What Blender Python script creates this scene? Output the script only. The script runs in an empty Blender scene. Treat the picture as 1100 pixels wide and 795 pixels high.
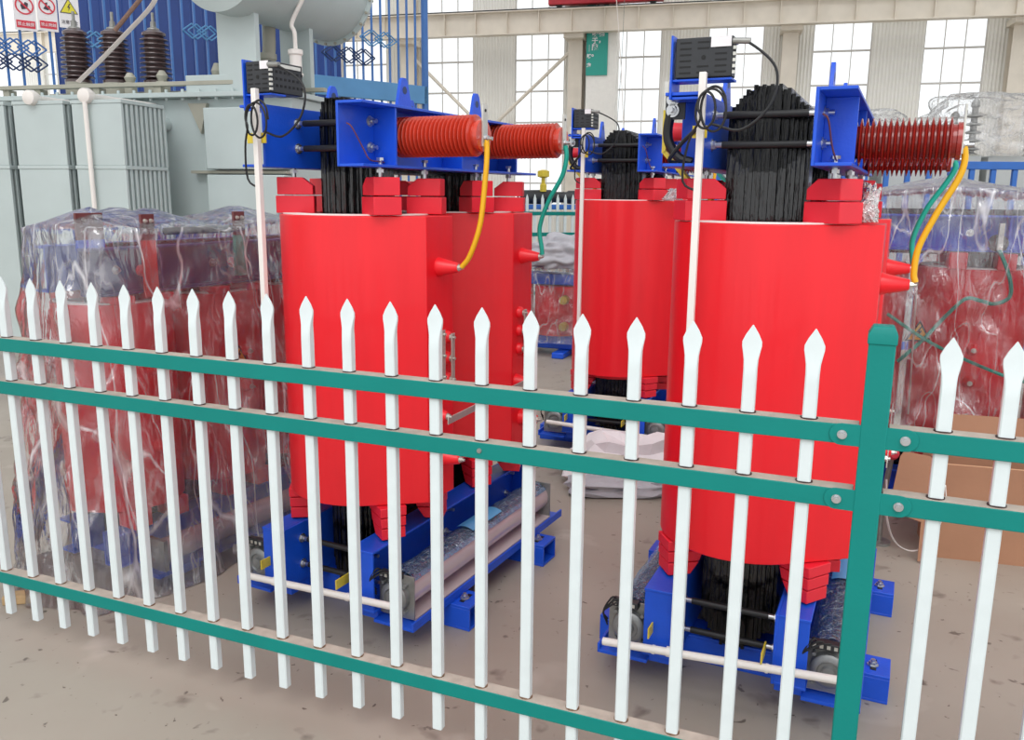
import bpy, bmesh, math, random
from mathutils import Vector, Matrix, noise
random.seed(7)
PI = math.pi
R_ = math.radians
SC = bpy.context.scene
COL = SC.collection

# ------------------------------------------------------------------ materials
def lin(c):
    return tuple(((x/255)/12.92 if x/255 <= .04045 else (((x/255)+.055)/1.055)**2.4) for x in c)

def mat(name, rgb, rough=.5, metal=0, noise_amt=0, scale=8, bump=0, bscale=60, coat=0, spec=.5, stretch=None, srgb=True):
    m = bpy.data.materials.new(name); m.use_nodes = True
    nt = m.node_tree; N = nt.nodes; L = nt.links
    b = N['Principled BSDF']
    col = lin(rgb) if srgb else rgb
    b.inputs['Base Color'].default_value = (*col, 1)
    b.inputs['Roughness'].default_value = rough
    b.inputs['Metallic'].default_value = metal
    b.inputs['Coat Weight'].default_value = coat
    b.inputs['Coat Roughness'].default_value = .12
    b.inputs['Specular IOR Level'].default_value = spec
    tc = N.new('ShaderNodeTexCoord'); mp = N.new('ShaderNodeMapping')
    L.new(tc.outputs['Object'], mp.inputs['Vector'])
    if stretch: mp.inputs['Scale'].default_value = stretch
    if noise_amt:
        n = N.new('ShaderNodeTexNoise'); n.inputs['Scale'].default_value = scale; n.inputs['Detail'].default_value = 5
        L.new(mp.outputs[0], n.inputs['Vector'])
        r = N.new('ShaderNodeValToRGB')
        r.color_ramp.elements[0].position = .3; r.color_ramp.elements[1].position = .7
        r.color_ramp.elements[0].color = (*[c*(1-noise_amt) for c in col], 1)
        r.color_ramp.elements[1].color = (*[min(1, c*(1+noise_amt)) for c in col], 1)
        L.new(n.outputs['Fac'], r.inputs['Fac']); L.new(r.outputs['Color'], b.inputs['Base Color'])
    if bump:
        n2 = N.new('ShaderNodeTexNoise'); n2.inputs['Scale'].default_value = bscale; n2.inputs['Detail'].default_value = 3
        L.new(mp.outputs[0], n2.inputs['Vector'])
        bp = N.new('ShaderNodeBump'); bp.inputs['Strength'].default_value = bump; bp.inputs['Distance'].default_value = .01
        L.new(n2.outputs['Fac'], bp.inputs['Height']); L.new(bp.outputs['Normal'], b.inputs['Normal'])
    return m

M = {}
M['red'] = mat('red_resin', (236, 18, 34), .42, noise_amt=.06, scale=3, bump=.12, bscale=9, coat=.15, stretch=(3, 3, .4))
M['red_block'] = mat('red_block_resin', (234, 34, 54), .45, noise_amt=.05, scale=8)
M['red_dull'] = mat('dusty_red_resin', (228, 20, 40), .45, noise_amt=.08, scale=4, coat=.1)
M['ins'] = mat('insulator_red_brown', (200, 60, 40), .22, coat=.4, noise_amt=.08, scale=10)
M['insd'] = mat('insulator_dark_red', (150, 36, 28), .25, coat=.4, noise_amt=.08, scale=10)
M['blue'] = mat('blue_enamel', (24, 84, 210), .4, coat=.1, spec=.4, noise_amt=.12, scale=6, bump=.08, bscale=120)
M['black'] = mat('black_varnish', (12, 12, 14), .14, bump=1, bscale=16, coat=.4, noise_amt=.4, scale=20, stretch=(4, 4, .7))
M['rubber'] = mat('black_rubber', (24, 24, 26), .5, noise_amt=.1)
M['plastic'] = mat('black_plastic', (42, 44, 48), .45, noise_amt=.1, scale=30)
M['plastic_dk'] = mat('slot_black', (10, 10, 12), .6)
M['steel'] = mat('zinc_steel', (196, 198, 200), .28, metal=.9, noise_amt=.08, scale=30)
M['steel_dull'] = mat('dull_steel', (150, 150, 146), .45, metal=.6, noise_amt=.12, scale=30)
M['tin'] = mat('tinned_copper', (205, 204, 196), .35, metal=.6, noise_amt=.08, scale=30)
M['white'] = mat('white_paint', (216, 226, 227), .4, noise_amt=.03, scale=20, coat=.1)
M['white_pvc'] = mat('white_conduit', (236, 230, 224), .4, noise_amt=.02)
M['white_ring'] = mat('white_insulation', (240, 238, 232), .6, noise_amt=.03)
M['yellow'] = mat('yellow_sleeve', (236, 178, 20), .4, noise_amt=.05)
M['yellow_bar'] = mat('yellow_busbar', (214, 190, 60), .45, noise_amt=.12, scale=20)
M['green_c'] = mat('green_sleeve', (20, 166, 144), .4, noise_amt=.05)
M['green'] = mat('green_rail_paint', (0, 128, 120), .5, spec=.3, noise_amt=.05, scale=5, bump=.05, bscale=80)
M['collar'] = mat('dark_collar_rubber', (64, 44, 42), .6, noise_amt=.1)
M['rust'] = mat('rusty_collar', (120, 92, 70), .8, noise_amt=.3, scale=60)
M['grey'] = mat('transformer_grey', (186, 198, 197), .45, noise_amt=.05, scale=2.5, bump=.04, bscale=12)
M['grey_dk'] = mat('grey_rusty', (166, 164, 150), .6, noise_amt=.15, scale=3)
M['brown'] = mat('brown_porcelain', (84, 66, 66), .3, coat=.5, noise_amt=.2, scale=20)
M['cream'] = mat('cream_metal', (218, 210, 196), .6, noise_amt=.05, scale=3)
M['crane'] = mat('crane_red', (176, 38, 52), .5, noise_amt=.1)
M['gate'] = mat('gate_blue', (62, 112, 178), .45, noise_amt=.08, scale=4)
M['gate_lt'] = mat('gate_light_blue', (84, 142, 190), .45, noise_amt=.08, scale=4)
M['lozenge'] = mat('gate_dark_blue', (26, 52, 96), .45, noise_amt=.08)
M['sheet'] = mat('deep_blue_sheet', (18, 58, 130), .4, noise_amt=.35, scale=.5)
M['teal'] = mat('teal_banner', (52, 160, 146), .7, noise_amt=.02)
M['sign_white'] = mat('sign_white', (236, 232, 234), .5)
M['sign_red'] = mat('sign_red', (214, 60, 76), .5)
M['sign_dark'] = mat('sign_dark', (70, 60, 70), .6)
M['sign_yellow'] = mat('sign_yellow', (226, 214, 60), .5)
M['card'] = mat('cardboard', (168, 124, 96), .8, noise_amt=.07, scale=4, bump=.08, bscale=40)
M['card_edge'] = mat('cardboard_edge', (214, 170, 134), .85)
M['copper'] = mat('brown_busbar', (120, 70, 70), .4, metal=.3, noise_amt=.15, scale=20)
M['bus_red'] = mat('red_busbar', (228, 50, 40), .4, noise_amt=.05)
M['sack'] = mat('white_woven_sack', (236, 229, 231), .6, noise_amt=.04, scale=12, bump=.15, bscale=30)
M['sack_grey'] = mat('grey_wrap', (176, 174, 180), .5, noise_amt=.1, scale=12, bump=.2, bscale=20)
M['rail_blue'] = mat('railing_blue', (44, 104, 186), .45, noise_amt=.08)
M['wood'] = mat('wood_block', (196, 164, 122), .8, noise_amt=.2, scale=20)
M['cabinet'] = mat('cabinet_grey', (186, 190, 188), .5, noise_amt=.08, scale=2)
M['label_blue'] = mat('blue_sticker', (90, 170, 220), .35)
M['silver'] = mat('fan_housing_silver', (214, 200, 202), .2, metal=.25, noise_amt=.08, scale=3)
M['blue_shaded'] = mat('shaded_blue_enamel', (38, 48, 120), .4, noise_amt=.15, scale=6)  # blue enamel with shade painted in, for the clamp under the left film
M['roof_slat'] = mat('added_roof_slat', (150, 150, 148), .6)
M['rope'] = mat('brown_rope', (122, 96, 84), .8, noise_amt=.2, scale=60)
M['frame_lt'] = mat('window_frame_grey', (206, 203, 198), .6)
M['fan_grille'] = mat('fan_grille_blue_grey', (96, 112, 140), .35, metal=.4, noise_amt=.1)
M['motor'] = mat('motor_grey', (140, 142, 142), .4, metal=.5, noise_amt=.12, scale=20)

def film(name, tint=(1, 1, 1), base=.10, glint_streak=.45, scale=3., stretch=(1, 1, .35), tilt=35, haze=.25, ior=1.4):
    m = bpy.data.materials.new(name); m.use_nodes = True
    nt = m.node_tree; N = nt.nodes; L = nt.links
    N.remove(N['Principled BSDF'])
    out = N['Material Output']
    tr = N.new('ShaderNodeBsdfTransparent'); tr.inputs['Color'].default_value = (*tint, 1)
    df = N.new('ShaderNodeBsdfDiffuse'); df.inputs['Color'].default_value = (.92*tint[0], .92*tint[1], .94*tint[2], 1)
    tl = N.new('ShaderNodeBsdfTranslucent'); tl.inputs['Color'].default_value = (.92*tint[0], .92*tint[1], .94*tint[2], 1)
    gl = N.new('ShaderNodeBsdfGlossy'); gl.inputs['Roughness'].default_value = .14
    gl.inputs['Color'].default_value = (1, 1, 1, 1)
    tc = N.new('ShaderNodeTexCoord')
    def mapped(rot, st):
        mp = N.new('ShaderNodeMapping'); mp.inputs['Scale'].default_value = st; mp.inputs['Rotation'].default_value = (R_(rot), R_(rot*.8), 0)
        L.new(tc.outputs['Object'], mp.inputs['Vector']); return mp
    def ridged(mp, sc, w, det=2, dist=.08):
        n = N.new('ShaderNodeTexNoise'); n.inputs['Scale'].default_value = sc; n.inputs['Detail'].default_value = det; n.inputs['Distortion'].default_value = dist
        L.new(mp.outputs[0], n.inputs['Vector'])
        a = N.new('ShaderNodeMath'); a.operation = 'SUBTRACT'; a.inputs[1].default_value = .5; L.new(n.outputs['Fac'], a.inputs[0])
        b = N.new('ShaderNodeMath'); b.operation = 'ABSOLUTE'; L.new(a.outputs[0], b.inputs[0])
        c = N.new('ShaderNodeMapRange'); c.inputs['From Min'].default_value = 0; c.inputs['From Max'].default_value = w
        c.inputs['To Min'].default_value = 1; c.inputs['To Max'].default_value = 0
        L.new(b.outputs[0], c.inputs['Value']); return c
    mA, mB, mC = mapped(tilt, stretch), mapped(-tilt*.6, stretch), mapped(0, (1, 1, 1))
    def add(a, b, k):
        q = N.new('ShaderNodeMath'); q.operation = 'MULTIPLY_ADD'; q.inputs[1].default_value = k; L.new(b, q.inputs[0]); L.new(a, q.inputs[2]); return q.outputs[0]
    v = ridged(mA, scale, .010, 1).outputs[0]
    v = add(v, ridged(mB, scale*1.3, .012, 1).outputs[0], .7)
    v = add(v, ridged(mA, scale*3.3, .03).outputs[0], .35)
    hz = N.new('ShaderNodeTexNoise'); hz.inputs['Scale'].default_value = 1.6; hz.inputs['Detail'].default_value = 3; L.new(mC.outputs[0], hz.inputs['Vector'])
    hm = N.new('ShaderNodeMapRange'); hm.inputs['From Min'].default_value = .35; hm.inputs['From Max'].default_value = .75; hm.inputs['To Max'].default_value = haze
    L.new(hz.outputs['Fac'], hm.inputs['Value'])
    sc = N.new('ShaderNodeMath'); sc.operation = 'MULTIPLY_ADD'; sc.inputs[1].default_value = glint_streak; sc.inputs[2].default_value = base  # crease highlights painted in as white streaks on milky film
    L.new(v, sc.inputs[0])
    s2 = N.new('ShaderNodeMath'); s2.operation = 'ADD'; s2.use_clamp = True; L.new(sc.outputs[0], s2.inputs[0]); L.new(hm.outputs[0], s2.inputs[1])
    nb = N.new('ShaderNodeTexNoise'); nb.inputs['Scale'].default_value = scale*3; nb.inputs['Detail'].default_value = 4; nb.inputs['Distortion'].default_value = 1.2
    L.new(mA.outputs[0], nb.inputs['Vector'])
    bp = N.new('ShaderNodeBump'); bp.inputs['Strength'].default_value = .9; bp.inputs['Distance'].default_value = .04
    L.new(nb.outputs['Fac'], bp.inputs['Height']); L.new(bp.outputs['Normal'], gl.inputs['Normal'])
    mt = N.new('ShaderNodeMixShader'); mt.inputs['Fac'].default_value = .45; L.new(df.outputs[0], mt.inputs[1]); L.new(tl.outputs[0], mt.inputs[2])
    mx = N.new('ShaderNodeMixShader'); mx.inputs['Fac'].default_value = .3
    L.new(mt.outputs[0], mx.inputs[1]); L.new(gl.outputs[0], mx.inputs[2])
    m1 = N.new('ShaderNodeMixShader'); L.new(s2.outputs[0], m1.inputs['Fac']); L.new(tr.outputs[0], m1.inputs[1]); L.new(mx.outputs[0], m1.inputs[2])
    fr = N.new('ShaderNodeFresnel'); fr.inputs['IOR'].default_value = ior; L.new(bp.outputs['Normal'], fr.inputs['Normal'])
    m2 = N.new('ShaderNodeMixShader'); L.new(fr.outputs[0], m2.inputs['Fac']); L.new(m1.outputs[0], m2.inputs[1]); L.new(gl.outputs[0], m2.inputs[2])
    L.new(m2.outputs[0], out.inputs['Surface'])
    return m
M['film'] = film('clear_plastic_film', base=.09, glint_streak=.6, scale=3.4, stretch=(1, 1, .22), tilt=32, haze=.26, ior=1.5)
M['film_r'] = film('clear_plastic_film_crumpled', base=.06, glint_streak=.5, scale=4.2, stretch=(1.3, 1.3, .26), tilt=46, haze=.26, ior=1.5)
M['film_dense'] = film('cloudy_plastic_film', base=.10, glint_streak=.3, scale=4, stretch=(1, 1, .7), haze=.3, ior=1.15)
M['scrap'] = film('crumpled_scrap_film', base=.3, glint_streak=.6, scale=12, stretch=(1, 1, 1), haze=.3)
M['film_blue'] = film('blue_protective_film', tint=(.42, .70, 1.0), base=.14, glint_streak=.4, scale=12, stretch=(1, 1, 1), haze=.25)

def glass_mat():
    m = bpy.data.materials.new('window_glass'); m.use_nodes = True
    N = m.node_tree.nodes; L = m.node_tree.links; N.remove(N['Principled BSDF'])
    tr = N.new('ShaderNodeBsdfTransparent'); gl = N.new('ShaderNodeBsdfGlossy'); gl.inputs['Roughness'].default_value = .05
    tr.inputs['Color'].default_value = (.97, .98, .98, 1)
    mx = N.new('ShaderNodeMixShader'); mx.inputs[0].default_value = .04
    L.new(tr.outputs[0], mx.inputs[1]); L.new(gl.outputs[0], mx.inputs[2]); L.new(mx.outputs[0], N['Material Output'].inputs[0])
    return m
M['glass'] = glass_mat()

def floor_mat():
    m = bpy.data.materials.new('concrete_floor'); m.use_nodes = True
    nt = m.node_tree; N = nt.nodes; L = nt.links; b = N['Principled BSDF']
    tc = N.new('ShaderNodeTexCoord')
    def nz(s, d=6, dist=0):
        n = N.new('ShaderNodeTexNoise'); n.inputs['Scale'].default_value = s; n.inputs['Detail'].default_value = d; n.inputs['Distortion'].default_value = dist
        L.new(tc.outputs['Object'], n.inputs['Vector']); return n
    r = N.new('ShaderNodeValToRGB'); n = nz(.9)
    r.color_ramp.elements[0].position = .3; r.color_ramp.elements[1].position = .72
    r.color_ramp.elements[0].color = (*lin((154, 143, 131)), 1); r.color_ramp.elements[1].color = (*lin((172, 163, 151)), 1)
    L.new(n.outputs['Fac'], r.inputs['Fac'])
    def spots(prev, sc, lo, hi, colr):
        q = nz(sc, 3, .4); k = N.new('ShaderNodeValToRGB'); k.color_ramp.elements[0].position = lo; k.color_ramp.elements[1].position = hi
        L.new(q.outputs['Fac'], k.inputs['Fac'])
        mx = N.new('ShaderNodeMix'); mx.data_type = 'RGBA'; mx.inputs['B'].default_value = (*lin(colr), 1)
        L.new(k.outputs['Color'], mx.inputs['Factor']); L.new(prev, mx.inputs['A']); return mx.outputs['Result']
    c = spots(r.outputs['Color'], 6, .64, .74, (122, 111, 102))
    c = spots(c, 15, .675, .72, (106, 96, 88))
    c = spots(c, 34, .70, .73, (96, 84, 76))
    c = spots(c, 3.1, .62, .85, (198, 188, 178))
    L.new(c, b.inputs['Base Color'])
    rr = N.new('ShaderNodeMapRange'); rr.inputs['To Min'].default_value = .36; rr.inputs['To Max'].default_value = .62
    L.new(nz(4).outputs['Fac'], rr.inputs['Value']); L.new(rr.outputs[0], b.inputs['Roughness'])
    bp = N.new('ShaderNodeBump'); bp.inputs['Strength'].default_value = .08; L.new(nz(60).outputs['Fac'], bp.inputs['Height']); L.new(bp.outputs[0], b.inputs['Normal'])
    return m
M['floor'] = floor_mat()

def wall_mat():
    m = bpy.data.materials.new('corrugated_cladding'); m.use_nodes = True
    nt = m.node_tree; N = nt.nodes; L = nt.links; b = N['Principled BSDF']
    tc = N.new('ShaderNodeTexCoord'); w = N.new('ShaderNodeTexWave'); w.inputs['Scale'].default_value = 3.2; w.bands_direction = 'X'
    L.new(tc.outputs['Object'], w.inputs['Vector'])
    bp = N.new('ShaderNodeBump'); bp.inputs['Strength'].default_value = .5; bp.inputs['Distance'].default_value = .05
    L.new(w.outputs['Fac'], bp.inputs['Height']); L.new(bp.outputs[0], b.inputs['Normal'])
    r = N.new('ShaderNodeValToRGB'); r.color_ramp.elements[0].color = (*lin((228, 226, 218)), 1); r.color_ramp.elements[1].color = (*lin((238, 237, 230)), 1)
    L.new(w.outputs['Fac'], r.inputs['Fac']); L.new(r.outputs[0], b.inputs['Base Color']); b.inputs['Roughness'].default_value = .6
    return m
M['wall'] = wall_mat()

# ------------------------------------------------------------------ mesh helpers
def new(): return bmesh.new()
def quad_box(bm, x0, x1, y0, y1, z0, z1, Mx=None):
    co = [(x, y, z) for x in (x0, x1) for y in (y0, y1) for z in (z0, z1)]
    v = [bm.verts.new(Mx @ Vector(c) if Mx else c) for c in co]
    for f in ((0, 1, 3, 2), (4, 6, 7, 5), (0, 4, 5, 1), (2, 3, 7, 6), (0, 2, 6, 4), (1, 5, 7, 3)): bm.faces.new([v[i] for i in f])
def frame_of(d):
    d = Vector(d).normalized(); a = Vector((0, 0, 1)) if abs(d.z) < .9 else Vector((1, 0, 0))
    x = d.cross(a).normalized(); return x, d.cross(x).normalized(), d
def lathe(bm, p0, d, prof, seg=32, cap=True):
    x, y, d = frame_of(d); p0 = Vector(p0); rings = []
    for h, r in prof:
        rings.append([bm.verts.new(p0 + d*h + (x*math.cos(2*PI*i/seg) + y*math.sin(2*PI*i/seg))*max(r, 1e-4)) for i in range(seg)])
    for a, b in zip(rings, rings[1:]):
        for i in range(seg): bm.faces.new((a[i], a[(i+1) % seg], b[(i+1) % seg], b[i]))
    if cap:
        bm.faces.new(rings[0][::-1]); bm.faces.new(rings[-1])
def cyl(bm, p0, p1, r, r2=None, seg=20):
    d = Vector(p1)-Vector(p0); lathe(bm, p0, d, [(0, r), (d.length, r if r2 is None else r2)], seg)
def prism(bm, pts, ax, a, b, Mx=None):
    """polygon pts in the two other axes, extruded along ax from a to b"""
    def P(p, t):
        q = {'x': (t, p[0], p[1]), 'y': (p[0], t, p[1]), 'z': (p[0], p[1], t)}[ax]
        return Mx @ Vector(q) if Mx else q
    A = [bm.verts.new(P(p, a)) for p in pts]; B = [bm.verts.new(P(p, b)) for p in pts]; n = len(pts)
    bm.faces.new(A[::-1]); bm.faces.new(B)
    for i in range(n): bm.faces.new((A[i], A[(i+1) % n], B[(i+1) % n], B[i]))
def smooth_path(pts, k=8):
    pts = [Vector(p) for p in pts]; q = [pts[0]*2-pts[1]]+pts+[pts[-1]*2-pts[-2]]; out = []
    for i in range(1, len(q)-2):
        for j in range(k):
            t = j/k; a, b, c, d = q[i-1], q[i], q[i+1], q[i+2]
            out.append(.5*((2*b)+(c-a)*t+(2*a-5*b+4*c-d)*t*t+(3*b-a-3*c+d)*t**3))
    return out+[pts[-1]]
def tube(bm, pts, r, seg=10, k=8, flat=None):
    P = smooth_path(pts, k) if k > 1 else [Vector(p) for p in pts]; rings = []; up = None
    for i, p in enumerate(P):
        t = (P[min(i+1, len(P)-1)]-P[max(i-1, 0)]).normalized()
        if up is None: x, y, _ = frame_of(t)
        else:
            x = up - t*up.dot(t); x.normalize(); y = t.cross(x)
        up = x
        fy = flat if flat else 1
        rings.append([bm.verts.new(p+(x*math.cos(2*PI*j/seg)+y*fy*math.sin(2*PI*j/seg))*r) for j in range(seg)])
    for a, b in zip(rings, rings[1:]):
        for j in range(seg): bm.faces.new((a[j], a[(j+1) % seg], b[(j+1) % seg], b[j]))
    bm.faces.new(rings[0][::-1]); bm.faces.new(rings[-1])
def hexbolt(bm, p, d, r=.011, stud=.02):
    x = Vector(d).normalized()
    lathe(bm, p, d, [(0, r*1.35), (.003, r*1.35)], 16)
    lathe(bm, Vector(p)+x*.003, d, [(0, r), (.009, r)], 6)
    lathe(bm, Vector(p)+x*.012, d, [(0, r*.55), (stud, r*.55)], 12)

def obj(name, bm, m, parent=None, flip=False, bevel=0, smooth=True, ang=35):
    if flip:
        for v in bm.verts: v.co.y = -v.co.y
    bmesh.ops.recalc_face_normals(bm, faces=bm.faces)
    me = bpy.data.meshes.new(name); bm.to_mesh(me); bm.free()
    me.materials.append(M[m] if isinstance(m, str) else m)
    if smooth:
        me.polygons.foreach_set('use_smooth', [True]*len(me.polygons)); me.set_sharp_from_angle(angle=R_(ang))
    o = bpy.data.objects.new(name, me); COL.objects.link(o)
    if parent: o.parent = parent
    if bevel:
        b = o.modifiers.new('bevel', 'BEVEL'); b.width = bevel; b.segments = 2; b.limit_method = 'ANGLE'; b.angle_limit = R_(40)
    return o
def tag(o, label, cat=None, group=None, kind=None):
    o['label'] = label
    if cat: o['category'] = cat
    if group: o['group'] = group
    if kind: o['kind'] = kind
    return o
def thing(name, label, cat, loc=(0, 0, 0), rz=0, group=None, scale=1):
    o = bpy.data.objects.new(name, None); COL.objects.link(o); o.location = loc; o.rotation_euler = (0, 0, rz); o.scale = (scale,)*3
    o.empty_display_size = .1
    return tag(o, label, cat, group)
def struct(name, bm, m, parent=None, **k):
    o = obj(name, bm, m, parent, **k)
    if not parent: o['kind'] = 'structure'
    return o
def dup(o, parent=None):
    c = o.copy(); COL.objects.link(c)
    if parent: c.parent = parent
    for ch in list(o.children): dup(ch, c)
    return c
def text_mesh(name, body, size, m, parent, Mx, extrude=.002, weight=0):
    cu = bpy.data.curves.new(name, 'FONT'); cu.body = body; cu.size = size; cu.extrude = extrude; cu.offset = weight; cu.align_x = 'CENTER'; cu.align_y = 'CENTER'
    t = bpy.data.objects.new(name, cu); COL.objects.link(t)
    dg = bpy.context.evaluated_depsgraph_get(); me = bpy.data.meshes.new_from_object(t.evaluated_get(dg))
    COL.objects.unlink(t); bpy.data.objects.remove(t)
    me.transform(Mx); me.materials.clear(); me.materials.append(M[m])
    o = bpy.data.objects.new(name, me); COL.objects.link(o); o.parent = parent
    return o

# ------------------------------------------------------------------ camera
H = 1.56; FPX = 921.; PITCH = .2024; ROLL = .0099
F = Vector((0, math.cos(PITCH), -math.sin(PITCH))); X = Vector((1, 0, 0)); U = X.cross(F)
c_, s_ = math.cos(ROLL), math.sin(ROLL)
X2 = c_*X+s_*U; U2 = -s_*X+c_*U
cam = bpy.data.cameras.new('camera'); co = bpy.data.objects.new('camera', cam); COL.objects.link(co)
co.matrix_world = Matrix(((X2.x, U2.x, -F.x, 0), (X2.y, U2.y, -F.y, 0), (X2.z, U2.z, -F.z, H), (0, 0, 0, 1)))
cam.sensor_width = 36; cam.lens = FPX*36/1100; cam.clip_end = 200; cam.clip_start = .05
SC.camera = co
SC.cycles.transparent_max_bounces = 32

# ------------------------------------------------------------------ dry type transformer (two windings)
# local axes of the drawings: u along the yoke (away), v to the right, z up; written with flip=True
S = .635; RC = .274; ZT, ZB = 1.485, .486
def winding_outline(R=RC, vb=.339, wb=.085):
    pts = []
    a0 = None
    n = 64
    # convex hull of circle and block corner (in u,v)
    P = [(R*math.cos(2*PI*i/n), R*math.sin(2*PI*i/n)) for i in range(n)]+[(-wb, vb), (wb, vb)]
    P = sorted(P); lo = []
    def cr(o, a, b): return (a[0]-o[0])*(b[1]-o[1])-(a[1]-o[1])*(b[0]-o[0])
    for p in P:
        while len(lo) > 1 and cr(lo[-2], lo[-1], p) <= 1e-9: lo.pop()
        lo.append(p)
    up = []
    for p in reversed(P):
        while len(up) > 1 and cr(up[-2], up[-1], p) <= 1e-9: up.pop()
        up.append(p)
    return lo[:-1]+up[:-1]
def ring_prism(bm, outer, inner_r, u0, z0, z1):
    """outer polygon with a round hole"""
    n = len(outer)
    inn = []
    for (x, y) in outer:
        l = math.hypot(x, y); inn.append((x/l*inner_r, y/l*inner_r))
    vs = [[bm.verts.new((u0+p[0], p[1], z)) for p in q] for z in (z0, z1) for q in (outer, inn)]
    ob, ib, ot, it = vs
    for i in range(n):
        j = (i+1) % n
        bm.faces.new((ob[i], ob[j], ot[j], ot[i])); bm.faces.new((ib[j], ib[i], it[i], it[j]))
        bm.faces.new((ot[i], ot[j], it[j], it[i])); bm.faces.new((ob[j], ob[i], ib[i], ib[j]))
def cone_tap(parent, u, v, z, L, r0, r1, name='terminal_cone'):
    bm = new(); lathe(bm, (u, v-.01, z), (0, 1, 0), [(0, r0*1.15), (.012, r0*1.1), (.022, r0), (L, r1), (L+.002, r1*.9)], 24)
    o = obj(name, bm, 'red', parent, flip=True)
    bm = new(); hexbolt(bm, (u, v+L-.009, z), (0, 1, 0), .009, .008); obj('bolt', bm, 'tin', o, flip=True)
    return o

def core_part(parent, S, n, r, zlo, zhi, m='black'):
    bm = new(); k = 21; w = 2*r/k
    for i in range(k):
        v = -r+w*(i+.5); h = math.sqrt(max(r*r-v*v, 1e-4)); h = max(r*.38, round(h/(r*.09))*r*.09)+(.0035 if i % 2 else 0)
        a, b = v-w*.46, v+w*.46
        quad_box(bm, -h, (n-1)*S+h, a, b, zhi-h, zhi+h)
        quad_box(bm, -h, (n-1)*S+h, a, b, zlo-h, zlo+h)
        for j in range(n): quad_box(bm, j*S-h, j*S+h, a, b, zlo-h, zhi+h-.0005)
    return obj('laminated_core', bm, m, parent, flip=True, smooth=False)

def channel(bm, sgn, u0, u1, z0, z1, va=.148, vb=.25, t=.009, rib=()):
    def B(a, b, c, d, e, f):
        y0, y1 = sorted((c*sgn, d*sgn)); quad_box(bm, a, b, y0, y1, e, f)
    B(u0, u1, va, va+t, z0, z1); B(u0, u1, va+t, vb, z1-t, z1); B(u0, u1, va+t, vb, z0, z0+t)
    for r in rib: B(r, r+t, va+t, vb-.006, z0+t, z1-t)

def spacer(parent, uo, su, sv, top, m='red_block'):
    """radially set resin blocks between winding and clamp; su/sv pick the corner"""
    ph = R_(35 if su < 0 else 22); c, s = math.cos(ph), math.sin(ph); bm = new()
    # local: r along the radius, t across it, z up  ->  u, v, z
    Mx = Matrix(((su*s, su*c, 0, uo), (sv*c, -sv*s, 0, 0), (0, 0, 1, 0), (0, 0, 0, 1)))
    i, o = (.183, .308) if sv > 0 else (.150, .280)
    if top: L = [([(i, ZT+.003), (o, ZT+.003), (o, 1.547), (i, 1.547)], .048), ([(i+.003, 1.551), (o-.005, 1.551), (o-.005, 1.61), (i+.04, 1.61), (i+.003, 1.582)], .045)]
    else: L = [([(i, ZB-.003), (o, ZB-.003), (o, .449), (i+.004, .449)], .048), ([(i+.01, .445), (o-.002, .445), (o-.002, .410), (i+.022, .410)], .046), ([(i+.022, .406), (o-.004, .406), (o-.004, .366), (i+.05, .366)], .044)]
    for p, h in L: prism(bm, p, 'y', -h, h, Mx)
    ob = obj('spacer_block', bm, m, parent, flip=True, bevel=.0025)
    if top:
        q = Mx @ Vector((.24 if sv > 0 else .22, 0, 0)); bm = new()
        cyl(bm, (q.x, q.y, 1.61), (q.x, q.y, 1.672), .007, seg=10); lathe(bm, (q.x, q.y, 1.625), (0, 0, 1), [(0, .013), (.011, .013)], 6); lathe(bm, (q.x, q.y, 1.664), (0, 0, 1), [(0, .013), (.009, .013)], 6)
        obj('jacking_bolt', bm, 'steel', ob, flip=True)
    return ob

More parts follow.
